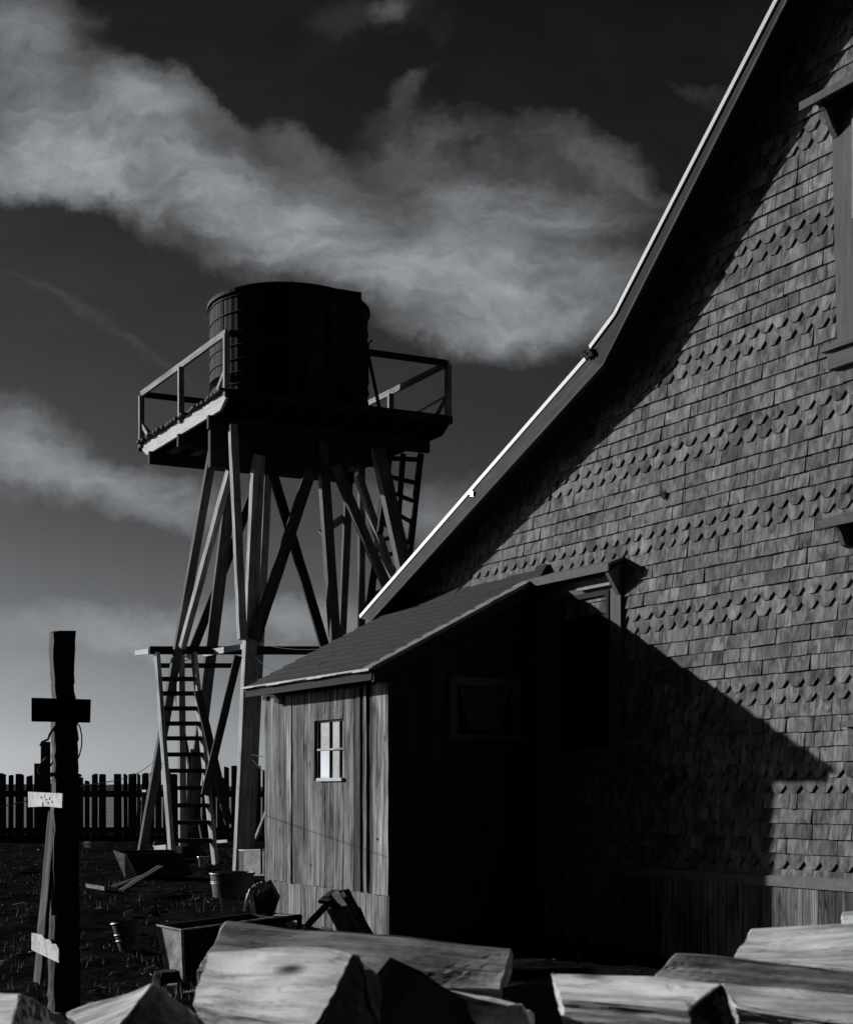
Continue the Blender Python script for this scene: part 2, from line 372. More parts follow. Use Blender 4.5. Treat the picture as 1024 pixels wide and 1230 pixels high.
# ---- shingle siding
E = .1275
def siding():
    mb = MB(); x1 = 1.6
    # courses; row k has its butt at z = BELT_T + .0 + k*E.  fish-scale rows two in every six
    ref = wp(880, 560+605/6.15).z                               # first straight butt below a fish-scale pair, at the photo's x = 880
    k0 = round((ref-BELT_T)/E); Z0 = ref-k0*E
    wins = [(-3.6, -2.55, 1.95, 3.4), (.23, 2.5, 5.2, 7.4), (.50, 2.4, 1.8, 3.6)]
    ncourse = int((topz(x1)-Z0)/E)+1
    for k in range(-1, ncourse):
        zb = Z0+k*E
        ph = (k-k0) % 6                                          # 0: ref row, 5..4 (above) fish-scale pair are rows 1 and 2 above ref
        scale = ph in (1, 2)
        x = XL_WALL+random.uniform(-.2, 0)
        wsc = .172; rowj = random.uniform(-.003, .003)
        if scale: x = XL_WALL+(0 if ph == 1 else wsc/2)+random.uniform(-.01, .01)-wsc
        while x < x1:
            wd = wsc+random.uniform(-.012, .012) if scale else random.choice((.09, .12, .15, .18, .2, .24, .27))*random.uniform(.85, 1.15)
            xa, xb = x, x+wd; x = xb
            gap = random.choice((.002, .004, .005, .006, .008, .010)) if not scale else .003
            xa += gap/2; xb -= gap/2
            if xa < XL_WALL: xa = XL_WALL
            if xb-xa < .02: continue
            ht = E*(1.75 if not scale else 1.75)
            zc = zb+E*.5; xm = (xa+xb)/2
            if zc > botz(xm)+.12: continue
            skip = False
            for (a, b, c, d) in wins:
                if xa < b and xb > a and zb+E*.8 < d and zb > c-.02:
                    if xa >= a-.01 and xb <= b+.01: skip = True
                    elif xa < a: xb = a
                    else: xa = b
            if skip or xb-xa < .02: continue
            dz = random.uniform(-.003, .003)+rowj; zz = zb+dz
            th = .0165+random.uniform(-.003, .003); th2 = th if not scale else .0145
            tone = max(.35, random.gauss(1.0, .17))
            if random.random() < .10: tone *= random.uniform(.6, .8)
            def out(h): return .004+th2*2-(th2/E)*h*1.0 if h < E*1.75 else .004
            if scale:
                c = wd*.31; hh = .066
                prof = [(xa, hh), (xa+c, 0), (xb-c, 0), (xb, hh)]
            else:
                sk_ = random.uniform(-.003, .003); prof = [(xa, sk_), (xb, -sk_)]
            prof += [(xb, ht), (xa, ht)]
            fr = [(px_, -out(h), zz+h) for (px_, h) in prof]; bk = [(px_, -max(.0, out(h)-th2*.95), zz+h) for (px_, h) in prof]
            n = len(prof)
            pts = fr+bk; fs = [tuple(range(n))]+[(i, n+i, n+(i+1) % n, (i+1) % n) for i in range(n)]
            ro = Vector((random.uniform(0, 60), random.uniform(0, 60), random.uniform(0, 60)))
            mb.add(pts, fs, tone, [ro+Vector((p[2], p[0], 0)) for p in pts])
    return mb
siding().build('shingle_siding', 'shingle', house)
# ---- solid wall behind the shingles (gable outline), body of the house
mb = MB()
xs = [XL_WALL+(XR_WALL-XL_WALL)*i/60 for i in range(61)]
poly = [(XL_WALL, 0, -.05)]+[(x, 0, min(topz(x), 30)-.10) for x in xs]+[(XR_WALL, 0, -.05)]
mb.prism(poly, (0, .18, 0), .5, along=(0, 0, 1)); mb.build('gable_wall', 'shingle', house)
mb = MB()
mb.box(XL_WALL, XL_WALL+.16, .18, 9, -.05, topz(XL_WALL)-.2); mb.box(XR_WALL-.16, XR_WALL, .18, 9, -.05, topz(XL_WALL)-.2)
mb.prism([(p[0], 9.0, p[2]) for p in poly], (0, .15, 0), .5, along=(0, 0, 1)); mb.build('rear_walls', 'shingle', house)
# ---- belt board and skirting planks
mb = MB()
mb.prism([(XL_WALL, -.03, BELT_B), (XL_WALL, -.052, BELT_B), (XL_WALL, -.052, BELT_T-.02), (XL_WALL, -.0, BELT_T+.012)], (XR_WALL-XL_WALL, 0, 0), 1.35, along=(1, 0, 0))
mb.build('belt_board', 'trim', house)
mb = MB(); x = XL_WALL
while x < XR_WALL:
    wd = random.uniform(.14, .22); mb.box(x+.003, x+wd-.003, -.026-random.uniform(0, .006), 0, -.05, BELT_B+.01, 'z', random.uniform(.35, .8)); x += wd
mb.build('skirting_planks', 'plank', house)
# ---- roof
def soff(x): return botz(x)+.035
roof_x = [T[0].x, (T[0].x+T[1].x)/2, T[1].x, T[2].x, T[3].x, RIDX]
roof_full = roof_x+[2*RIDX-x for x in roof_x[::-1][1:]]
def roof_top(x):
    dxx = 0
    return topz(x)-.012
mb = MB()
top = [Vector((x, -OV, roof_top(x))) for x in roof_full]
bot_x = [B[0].x+.02, B[1].x, B[2].x, RIDX]; bot_full = bot_x+[2*RIDX-x for x in bot_x[::-1][1:]]
bot = [Vector((x, -OV, soff(x))) for x in bot_full]
mb.prism(top+bot[::-1], (0, 9.6, 0), 1, along=(0, 1, 0))
roof = mb.build('roof', 'soffit', house)
# roofing sheet just above
mb = MB()
for a, b in zip(roof_full[:-1], roof_full[1:]):
    A_, B_ = Vector((a, 0, topz(a))), Vector((b, 0, topz(b))); nrm = Vector((-(B_.z-A_.z), 0, B_.x-A_.x)).normalized()
    mb.prism([(A_.x, -OV+.05, A_.z-.01), (B_.x, -OV+.05, B_.z-.01), (B_.x, -OV+.05, B_.z+.022), (A_.x, -OV+.05, A_.z+.022)], (0, 9.5, 0), 1)
mb.build('roof_covering', 'roofing', roof)
# barge board
def off(pts, dd):
    res = []
    for i, p in enumerate(pts):
        a = pts[max(0, i-1)]; b = pts[min(len(pts)-1, i+1)]; tg = (b-a).normalized()
        res.append(p+Vector((tg.z, 0, -tg.x))*dd)                # to the lower right of the roof line
    return res
TL = [T[0], T[1], T[2], T[3], TR]
lo = [B[0], B[1], B[2], BR]
mb = MB(); up = off([T[0], T[1], T[2], T[3], TR], .037)
seg_u = [up[0]+(up[1]-up[0])*k/10 for k in range(11)]+[up[1]+(up[4]-up[1])*k/12 for k in range(1, 13)]
seg_l = [lo[0]+(lo[1]-lo[0])*k/10 for k in range(11)]+[lo[1]+(lo[3]-lo[1])*k/12 for k in range(1, 13)]
for i in range(22):
    a, b, c, d = seg_u[i], seg_u[i+1], seg_l[i+1], seg_l[i]
    if i == 10: a = a
    y0 = -OV-.035
    pts = [Vector((p.x, y, p.z)) for y in (y0, -OV+.001) for p in (a, b, c, d)]
    L0 = (seg_u[i]-seg_u[0]).length; L1 = (seg_u[i+1]-seg_u[0]).length
    off_ = 0 if i < 10 else 30
    gr = [Vector((L0+off_, .15, 0)), Vector((L1+off_, .15, 0)), Vector((L1+off_, 0, 0)), Vector((L0+off_, 0, 0))]
    mb.add(pts, [(0, 1, 2, 3), (7, 6, 5, 4), (0, 4, 5, 1), (3, 2, 6, 7)]+([(0, 3, 7, 4)] if i == 0 else []), (.48 if i < 10 else .22), gr+gr)
mb.build('barge_board', 'barge', roof)
mb = MB()                                                        # thin moulding on the lower rim of the barge board
for a, b in ((lo[0], lo[1]), (lo[1], lo[3])): mb.beam(a+Vector((.0, -.042, .012)), b+Vector((0, -.042, .012)), .02, .022, (0, 1, 0), .7)
mb.build('barge_moulding', 'barge', roof)
mb = MB()                                                        # right hand slope's barge board
def mir(p): return Vector((2*RIDX-p.x, p.y, p.z))
for a, b in ((lo[0], lo[1]), (lo[1], lo[3])): mb.beam(mir(a)+Vector((0, -.018, .07)), mir(b)+Vector((0, -.018, .07)), .035, .2, (0, 1, 0), 1)
mb.build('barge_board', 'barge', roof)
# white drip edge, in lengths with a torn black gap at the bend
def strip(a, b, o0, o1, y0, y1, mb, n=1):
    d = (b-a).normalized(); nn = Vector((d.z, 0, -d.x))
    for k in range(n):
        p, q = a+(b-a)*k/n, a+(b-a)*(k+1)/n
        r_ = [p+nn*o0, q+nn*o0, q+nn*o1, p+nn*o1]
        mb.prism([(v.x, y0, v.z) for v in r_], (0, y1-y0, 0), 1, along=d)
mb = MB(); strip(T[0], T[1]-(T[1]-T[0]).normalized()*.0, -.008, .037, -OV-.044, -OV+.06, mb); mb.build('drip_edge', 'edge', roof)
mb = MB(); strip(T[1]+Vector((.075, 0, .085)), T[2], -.012, .032, -OV-.050, -OV+.06, mb)
strip(T[2], T[3], -.012, .032, -OV-.050, -OV+.06, mb); strip(T[3], TR, -.012, .032, -OV-.050, -OV+.06, mb); mb.build('drip_edge', 'edge', roof)
mb = MB()
for k in range(7):
    c = T[1]+Vector((.035+random.uniform(-.05, .08), 0, .02+random.uniform(-.03, .04)))
    mb.beam(c+Vector((-.035, -.06, random.uniform(-.02, .02))), c+Vector((.05, -.05, random.uniform(-.02, .03))), .03, random.uniform(.02, .045), (0, 1, 0), 1, .008, 3)
mb.build('torn_tar_paper', 'black', roof)
mb = MB(); q = wp(566, 593, OV+.052)
hn = (SUN-Vector((.0309, .9788, .2056)).normalized()).normalized(); hl = Vector((hn.dot(UX), hn.dot(UY), hn.z)); sd = hl.cross(Vector((0, 0, 1))).normalized(); up_ = sd.cross(hl)
mb.prism([q+sd*.032*math.cos(k*.524)+up_*.026*math.sin(k*.524) for k in range(12)], -hl*.006, 1); mb.build('glint_tab', 'polished', roof)  # added tab, turned to mirror the sun toward the camera as a glint

# ---- windows on the gable
def window(name, xa, xb, z0, z1, cas=.2, hood=.32, hood_x=None, label=None, lean=0.0, drop=0.0):
    """casing outer xa..xb, opening between; z0 sill top, z1 head"""
    MBw = MB(); y0, y1 = -.055, -.0
    for sgn, xo in ((1, xa), (-1, xb)):
        xi = xo+sgn*cas
        p = [(xo+lean*sgn, y0, z0), (xi+lean*sgn*.5, y0, z0), (xi, y0, z1), (xo, y0, z1)]
        MBw.prism(p if sgn > 0 else p[::-1], (0, y1-y0, 0), random.uniform(.95, 1.1), along=(0, 0, 1))
    MBw.box(xa-.0, xb, -.050, 0, z1+.002, z1+.16, 'x', 1)
    fr = MBw.build(name, 'trim', house)
    s = MB(); s.box(xa-.05, xb+.05, -.13, 0, z0-.05, z0-.002, 'x', 1.0); s.box(xa-.02, xb+.02, -.085, 0, z0-.19, z0-.052, 'x', .95)
    s.build('sill', 'trim', fr)
    j = MB(); wi = xb-xa-2*cas
    j.box(xa+cas+.002, xa+cas+.022, -.066, .02, z1-.9 if lean else z0, z1, 'z', 1.0); j.build('jamb', 'flash' if lean else 'trim', fr)
    sa = MB(); zm = (z0+z1)/2
    for (za, zb, yy) in ((z0+.003, zm-.005, -.02), (zm+.002, z1-.003, -.045)):
        a, b = xa+cas+.045, xb-cas-.005
        sa.box(a, a+.05, yy-.02, yy+.02, za, zb, 'z', .9); sa.box(b-.05, b, yy-.02, yy+.02, za, zb, 'z', .9)
        sa.box(a+.052, b-.052, yy-.02, yy+.02, zb-.05, zb, 'x', .9); sa.box(a+.052, b-.052, yy-.02, yy+.02, za, za+.05, 'x', .9)
    sh = sa.build('sash', 'soffit', fr)
    g = MB(); g.box(xa+cas+.05, xb-cas-.05, -.012, -.008, z0, z1, 'z', 1); g.build('pane', 'glass', sh)
    return fr
def hood_on(fr, xa, xb, zt, d, thick, rise, tone=1.1, br=True, brx=None, brh=.35, tri=None):
    h = MB()
    # sloping board: front edge at zt-rise, back edge at zt
    h.prism([(xa, 0, zt), (xa, -d, zt-rise), (xa, -d, zt-rise-.028), (xa, 0, zt-.03)], (xb-xa, 0, 0), tone)
    h.prism([(xa, -d-.02, zt-rise-.004), (xa, -d-.02, zt-rise-thick), (xa, -d+.005, zt-rise-thick), (xa, -d+.005, zt-rise-.02)], (xb-xa, 0, 0), tone)
    hd = h.build('hood', 'trim', fr)
    if br:
        for bx in brx:
            b = MB()
            if tri is not None: b.prism([(bx, -.0, zt-.04), (bx, -d*1.0, zt-rise-.10), (bx, -d*.35, zt-tri*.80), (bx, 0, zt-tri)], (.05, 0, 0), 1.2, along=(0, 0, 1))
            else: b.prism([(bx, -.0, zt-.06), (bx, -d*.9, zt-rise-.03), (bx, -d*.62, zt-rise-.10), (bx, -d*.42, zt-rise-.20), (bx, -.02, zt-brh), (bx, 0, zt-brh)], (.045, 0, 0), .9, along=(0, 0, 1))
            b.build('bracket', 'trim', hd)
    return hd
# window behind the lean-to
a = wp(663, 800).x; b = wp(750, 800).x
f1 = window('window', a, b, wp(755, 900).z, wp(730, 709).z, cas=.17)
r_ = wp(751, 668)
hood_on(f1, wp(651, 690).x, r_.x, r_.z, .20, .085, .075, brx=(r_.x-.07,), tri=r_.z-wp(744, 725).z)
m_ = MB(); m_.box(wp(692, 705, .1).x, r_.x-.12, -.105, -.072, wp(728, 702, .1).z-.012, wp(728, 702, .1).z+.018, 'x', 1.4); m_.build('drip_cap', 'flash', f1)
# upper right window
a = wp(996, 150, .075).x; z1 = wp(996, 140, .075).z; z0 = wp(1007, 412, .075).z
f2 = window('window', a, a+1.15, z0, z1, cas=.215, lean=.055)
h = wp(961, 128, .30)
hood_on(f2, h.x, h.x+1.6, h.z+.12, .30, .07, .09, tone=.9, brx=(a+.02, a+1.1), brh=.42)
# middle right window
a3 = wp(1021, 650, .075).x; z1 = wp(1021, 640, .075).z
f3 = window('window', a3, a3+1.15, z1-1.5, z1, cas=.215, lean=.03)
h = wp(984, 628, .26)
hood_on(f3, h.x, h.x+1.6, h.z+.10, .26, .07, .08, tone=.9, brx=(wp(1010, 640, .1).x,), brh=.30)
# split open seam between two shingles
mb = MB(); q = wp(801, 592); mb.box(q.x-.008, q.x+.008, -.046, -.036, q.z-.07, q.z+.0, 'z', .1); mb.box(q.x-.035, q.x-.022, -.046, -.036, q.z-.05, q.z+.02, 'z', .1); mb.build('split_seam', 'black', house)

# ================================================================== LEAN-TO SHED
shed = empty('lean_to_shed', P0, RZ)
tag(shed, 'plank lean-to shed with low shingled roof built against the gable wall', 'shed')
XW = -3.8828; D_ = 1.828; XLs = -6.7646; XR_ = -3.7528
zc = 2.757; zstep = .584
def front_px(px, py): return wp(px, py, D_)
edges = [318, 330, 346, 351, 365, 377.5, 390, 401, 412.5, 425]
mb = MB()
wz0, wz1 = front_px(395, 937).z, front_px(395, 865).z
win_x0, win_x1 = front_px(378, 900).x, front_px(412, 900).x
def plank(mb, a, b, z0, z1, out=0.0, tone=1.0):
    mb.beam(((a+b)/2, -D_+.011-out, z0), ((a+b)/2, -D_+.011-out, z1), b-a-.008, .022, (1, 0, 0), tone, .003, 12)
for i in range(len(edges)-1):
    a, b = front_px(edges[i], 950).x, front_px(edges[i+1], 950).x
    tn = [.95, .8, 1.55, .6, .95, .8, .62, .85, 1.0][i]; ou = .014 if i == 2 else random.uniform(0, .006)
    zb = zstep+random.uniform(-.015, .01)
    if 5 <= i <= 7:
        plank(mb, a, b, zb, wz0-.004, ou, tn); plank(mb, a, b, wz1+.004, zc+.05, ou, tn*.95)
    else: plank(mb, a, b, zb, zc+.05, ou, tn)
dk = [425, 429.5, 434, 438.5, 442, 447.5]
for i in range(5):
    a, b = front_px(dk[i], 950).x, front_px(dk[i+1], 950).x
    plank(mb, a, b, zstep, zc+.05, (0, .016, 0, .02, 0)[i], (.16, .3, .14, .9, .12)[i])
a, b = front_px(447.5, 950).x, XW
plank(mb, a, b, zstep-.01, zc+.05, .008, 1.35)
mb.build('front_planks', 'plank', shed)
mb = MB(); x = XLs+.01
for px in (330, 345, 360, 374, 388, 402, 413, 426, 438, 452, 466.5):
    b = front_px(px, 1090).x
    mb.beam(((x+b)/2, -D_+.018, -.1), ((x+b)/2, -D_+.018, zstep+.05), b-x-.005, .02, (1, 0, 0), random.uniform(.75, 1.1)); x = b
mb.build('skirting_planks', 'plank', shed)
mb = MB(); q = front_px(392, 1124); mb.box(q.x-.12, q.x+.12, -D_+.002, -D_+.012, q.z-.08, q.z+.09, 'z', 1); mb.build('crawl_opening', 'black', shed)
# knots and nail heads of the pale corner plank
for (px, py, r) in ((454, 1008, .022), (373, 1039, .02), (374, 975, .008), (387, 990, .006)):
    mb = MB(); q = front_px(px, py); mb.lathe([(r*.55, 0), (r*.5, .004)], (q.x, -D_-.012, q.z), 10, Matrix.Rotation(math.pi/2, 3, 'X'))
    mb.build('knot_hole', 'black', shed)
# side wall
def roofz(y): return 3.885+(3.885-2.80)/2.09*y*1.0                # y negative outward; top of the roof deck
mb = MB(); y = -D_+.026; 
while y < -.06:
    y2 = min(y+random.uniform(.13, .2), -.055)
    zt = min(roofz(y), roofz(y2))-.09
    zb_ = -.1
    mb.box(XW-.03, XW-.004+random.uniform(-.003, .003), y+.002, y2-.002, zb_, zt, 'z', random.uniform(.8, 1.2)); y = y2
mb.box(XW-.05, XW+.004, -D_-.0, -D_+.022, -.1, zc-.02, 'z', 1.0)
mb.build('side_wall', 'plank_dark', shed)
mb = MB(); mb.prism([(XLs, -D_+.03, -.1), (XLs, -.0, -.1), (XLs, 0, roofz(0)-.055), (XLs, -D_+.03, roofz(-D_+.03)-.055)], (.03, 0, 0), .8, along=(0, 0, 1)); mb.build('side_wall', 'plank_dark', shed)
# side window with curtains
w0, w1 = wx(538, 815, XW), wx(622, 815, XW); zt_, zb_ = wx(540, 812, XW).z, wx(540, 882, XW).z
mb = MB(); ya, yb = w0.y, w1.y
mb.box(XW-.0, XW+.035, ya, ya+.09, zb_, zt_, 'z'); mb.box(XW, XW+.035, yb-.09, yb, zb_, zt_, 'z')
mb.box(XW, XW+.032, ya+.092, yb-.092, zt_-.09, zt_, 'y'); mb.box(XW, XW+.05, ya-.03, yb+.03, zb_-.05, zb_-.002, 'y')
sw = mb.build('window', 'trim', shed)
mb = MB(); mb.box(XW+.003, XW+.008, ya+.09, yb-.09, zb_, zt_-.09, 'z'); mb.build('pane', 'glass', sw)
mb = MB(); n = 40; pts = []
for i in range(n+1):
    q = i/n; wv = .012*math.sin(q*42)
    for zz, k in ((zb_+.05, .62), (zt_-.1, 1.0)):
        yy = (ya+yb)/2+((ya+.12-(ya+yb)/2)*(1-2*q))*k if True else 0
        pts.append((XW+.014+wv*.3, yy, zz))
mb.add(pts, [(2*i, 2*i+1, 2*i+3, 2*i+2) for i in range(n)]); mb.build('curtain', 'curtain', sw)
# front window: deep reveal, sash, panes, sill
mb = MB(); yb_ = -D_+.022
mb.box(win_x0, win_x0+.012, yb_, yb_+.10, wz0, wz1, 'z', .4); mb.box(win_x1-.012, win_x1, yb_, yb_+.10, wz0, wz1, 'z', .7)
mb.box(win_x0, win_x1, yb_, yb_+.10, wz1-.012, wz1, 'x', .5)
fw = mb.build('window', 'plank', shed)
mb = MB(); mb.box(win_x0+.10, win_x1+.02, -D_-.035, -D_+.07, wz0-.012, wz0+.022, 'x', 1.1); mb.build('sill', 'white', fw)
mb = MB(); yy = yb_+.014; zm = front_px(395, 900).z
gx = [win_x0+.013, front_px(393.5, 900).x, front_px(405.5, 900).x, win_x1-.013]
for xx in gx[1:3]: mb.box(xx-.007, xx+.007, yy-.014, yy, wz0+.024, wz1-.014, 'z', .35)
mb.box(gx[0], gx[3], yy-.018, yy-.001, zm-.010, zm+.010, 'x', 1.7); mb.box(gx[0], gx[0]+.02, yy-.015, yy, wz0+.024, wz1-.014, 'z', .5)
sash = mb.build('sash', 'plank', fw)
mb = MB()
for i in range(3):
    for j, (za, zb2) in enumerate(((wz0+.024, zm-.011), (zm+.011, wz1-.014))):
        if i == 0 and j == 0: continue
        mb.box(gx[i]+.008, gx[i+1]-.008, yy+.004, yy+.008, za, zb2, 'z', 1)
mb.build('whitened_panes', 'dim_pane', sash)
mb = MB(); mb.box(gx[0], gx[1], yy+.002, yy+.007, wz0+.024, zm-.011, 'z', 1); mb.build('pane', 'glass', sash)
mb = MB(); mb.box(XLs+.05, XW-.05, -.06, -.05, 0, 3.3, 'z', 1)
# roof of the shed
EY = -2.0912; XLr = wx(446, 798, XR_).x-3.12
XLr = wp(294, 824, 2.09).x
mb = MB()
mb.prism([(XLr, 0.0, roofz(0)), (XLr, EY, roofz(EY)), (XLr, EY, roofz(EY)-.05), (XLr, 0, roofz(0)-.05)], (XR_-XLr-.012, 0, 0), 1)
sroof = mb.build('roof', 'soffit', shed)
mb = MB(); nrow = 13; sl = math.hypot(2.09, 3.885-2.80); dyr = 2.09/nrow
for k in range(nrow):                                            # courses, each a run of thin tabs
    ye, yt = EY-.03+k*dyr if k == 0 else EY+k*dyr, EY+(k+1.25)*dyr
    yt = min(yt, -.0)
    x = XLr-random.uniform(0, .2)
    while x < XR_:
        wd = .62+random.uniform(-.1, .1); xa, xb = max(x, XLr)+.003, min(x+wd, XR_)-.003; x += wd
        if xb-xa < .03: continue
        jj = random.uniform(-.003, .003); lift = random.uniform(.006, .010)
        z_ = lambda yy_, u_: roofz(yy_)+u_
        pts = [(xa, ye+jj, z_(ye, .020+lift)), (xb, ye+jj, z_(ye, .020+lift)), (xb, yt, z_(yt, .006)), (xa, yt, z_(yt, .006)),
               (xa, ye+jj, z_(ye, .002)), (xb, ye+jj, z_(ye, .002))]
        mb.add(pts, [(0, 1, 2, 3), (4, 5, 1, 0), (4, 0, 3), (5, 2, 1)], random.uniform(.8, 1.2))
mb.build('roof_covering', 'roofing', sroof)
# pale edging lying along the rake
mb = MB(); ys = [EY-.02+(0-EY)*k/9 for k in range(10)]
for k in range(9):
    ya, yb2 = ys[k], ys[k+1]-(.004 if k in (6, 7) else 0)
    oo = .022+(.004 if k in (6, 8) else 0); ww = .24
    mb.prism([(XR_-ww, ya, roofz(ya)+oo), (XR_+.02, ya, roofz(ya)+oo+.012), (XR_+.022, ya, roofz(ya)-.005), (XR_-ww, ya, roofz(ya)+oo-.01)],
             (0, yb2-ya, roofz(yb2)-roofz(ya)), 1)
mb.build('rake_edging', 'flash', sroof)
mb = MB(); mb.prism([(XR_-.03, EY+.01, roofz(EY)-.002), (XR_+.012, EY+.01, roofz(EY)-.01), (XR_+.012, EY+.01, roofz(EY)-.12), (XR_-.03, EY+.01, roofz(EY)-.12)], (0, 2.08, roofz(-.01)-roofz(EY)-.004), 1, along=(0, 1, .5)); mb.build('rake_board', 'plank_dark', sroof)
mb = MB(); a0, a1 = XLr-.01, XR_+.0; n = 9
for k in range(n):
    xa, xb = a0+(a1-a0)*k/n, a0+(a1-a0)*(k+1)/n; s_ = .006*math.sin(k*2.1)
    mb.prism([(xa, EY-.035, roofz(EY)+.016), (xa, EY-.045, roofz(EY)-.008+s_), (xa, EY-.02, roofz(EY)-.008), (xa, EY-.015, roofz(EY)+.01)], (xb-xa, 0, 0), 1)
mb.build('eave_edging', 'fascia', sroof)
mb = MB(); mb.box(XLr+.02, XR_-.02, EY+.0, EY+.025, roofz(EY)-.10, roofz(EY)-.03, 'x', .3)
x = XLr+.3
while x < XR_-.05:
    mb.box(x, x+.045, EY+.03, -D_-.002, roofz(EY)-.08, roofz(EY)-.052+.0, 'y', 1); x += .5
mb.build('eave_board', 'plank_dark', sroof)
mb = MB(); x = XLs                                               # torn tar paper hanging under the eave
while x < XW-.25:
    wd = random.uniform(.04, .12); mb.box(x, x+wd, -D_-.028, -D_-.022, zc-.02-random.uniform(.0, .09)*(1.6 if x < XLs+.6 else .6), zc+.05, 'z', 1); x += wd
mb.build('torn_tar_paper', 'paper', sroof)
mb = MB(); n = 16                                                # tarred flashing against the gable, ending in a rolled lump
xa_, xb_ = XLr+.1, wp(662, 690).x-.02
for k in range(n):
    x0_, x1_ = xa_+(xb_-xa_)*k/n, xa_+(xb_-xa_)*(k+1)/n; hh = .05+.025*random.random()+(.05 if k == n-1 else 0)
    mb.prism([(x0_, -.04, roofz(0)+hh), (x0_, -.14, roofz(-.14)+.03), (x0_, -.14, roofz(-.14)+.01), (x0_, -.04, roofz(0)-.02)], (x1_-x0_, 0, 0), 1)
mb.build('wall_flashing', 'roofing', sroof)

# ================================================================== WATER TOWER
A = Vector((-3.3882, 24.0, 0)); Bc = Vector((-5.5757, 27.7155, 0)); C = Vector((.3934, 25.7243, 0))
AC = C-A; AB = Bc-A; e1 = AC.normalized(); e2 = AB.normalized()
def IJ(i, j, z): q = A+AC*i+AB*j; return Vector((q.x, q.y, z))
def Pj(px, py, j):
    r = ray(px, py); O = A+AB*j                                  # r t - i AC = O
    det = r.x*(-AC.y)+AC.x*r.y; tt = (O.x*(-AC.y)+AC.x*O.y)/det
    return Vector((r.x*tt, tt, EYE+r.z*tt))
def Pi(px, py, i):
    r = ray(px, py); O = A+AC*i
    det = r.x*(-AB.y)+AB.x*r.y; tt = (O.x*(-AB.y)+AB.x*O.y)/det
    return Vector((r.x*tt, tt, EYE+r.z*tt))
tower = empty('water_tower', (A+(AC+AB)*.5)+Vector((0, 0, .3)))
tag(tower, 'timber water tower with railed deck, ladders and a dark round tank', 'water tower')
TO = tower.location.copy()
def tb(mb, name, mat, parent=tower): return mb.build(name, mat, parent, org=TO)
ZD = 8.47; RZt = 9.40; GZ = .28
def nm(fn): return fn
def member(name, p, q, w=.16, d=.16, mat='tower', top=None, bottom=None, side=None, tone=None):
    p = p.copy(); q = q.copy(); dv = q-p
    if top is not None: p = p+dv*((top-p.z)/dv.z)
    if bottom is not None: q = p+(q-p)*((bottom-p.z)/(q.z-p.z))
    m_ = MB(); m_.beam(p, q, w, d, side or e1, tone, .004, 10)
    return tb(m_, name, mat)
ZU = 7.92
# legs
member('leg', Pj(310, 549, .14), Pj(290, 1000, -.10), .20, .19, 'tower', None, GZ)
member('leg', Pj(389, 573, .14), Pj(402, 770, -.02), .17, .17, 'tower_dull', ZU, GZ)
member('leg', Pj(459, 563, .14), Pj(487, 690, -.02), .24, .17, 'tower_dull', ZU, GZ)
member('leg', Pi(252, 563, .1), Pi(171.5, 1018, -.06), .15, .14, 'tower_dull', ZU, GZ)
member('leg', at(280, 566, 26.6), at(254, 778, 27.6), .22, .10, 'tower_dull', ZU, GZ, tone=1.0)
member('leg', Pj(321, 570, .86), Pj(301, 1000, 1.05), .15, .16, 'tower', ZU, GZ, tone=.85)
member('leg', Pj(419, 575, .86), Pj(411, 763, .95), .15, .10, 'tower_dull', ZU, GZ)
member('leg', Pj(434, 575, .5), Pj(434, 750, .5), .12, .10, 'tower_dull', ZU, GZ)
for (z0_, z1_, i1_) in ((7.27, 7.58, .62), (7.585, 7.91, .70)):
    m_ = MB(); p, q = IJ(.0, .18, (z0_+z1_)/2), IJ(i1_, .18, (z0_+z1_)/2); m_.beam(p, q, .14, z1_-z0_, e2, 1, .003, 4); tb(m_, 'cap_beam', 'deck')
# braces, left face
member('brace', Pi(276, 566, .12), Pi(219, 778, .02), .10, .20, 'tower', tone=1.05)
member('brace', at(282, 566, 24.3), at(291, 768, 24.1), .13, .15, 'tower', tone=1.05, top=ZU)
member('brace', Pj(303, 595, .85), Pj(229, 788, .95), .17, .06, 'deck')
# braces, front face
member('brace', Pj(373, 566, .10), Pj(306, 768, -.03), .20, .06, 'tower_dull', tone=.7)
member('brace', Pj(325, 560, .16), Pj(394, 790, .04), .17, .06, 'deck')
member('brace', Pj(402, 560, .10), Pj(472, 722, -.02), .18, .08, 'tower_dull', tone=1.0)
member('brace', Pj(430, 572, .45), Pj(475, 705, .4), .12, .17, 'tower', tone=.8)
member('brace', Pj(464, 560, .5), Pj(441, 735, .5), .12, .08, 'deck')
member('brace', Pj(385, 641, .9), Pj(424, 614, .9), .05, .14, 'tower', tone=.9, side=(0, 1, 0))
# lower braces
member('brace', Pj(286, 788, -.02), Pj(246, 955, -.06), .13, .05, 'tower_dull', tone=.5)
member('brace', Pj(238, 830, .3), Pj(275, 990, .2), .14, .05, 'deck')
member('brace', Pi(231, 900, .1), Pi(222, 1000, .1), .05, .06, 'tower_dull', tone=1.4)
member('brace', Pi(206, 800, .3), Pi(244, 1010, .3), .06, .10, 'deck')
member('brace', at(320, 975, 29), at(307, 1008, 29), .05, .10, 'tower', tone=.7)
member('post', at(217, 786, 26.6), at(220, 1030, 26.6), .12, .17, 'tower', bottom=GZ, tone=.8)
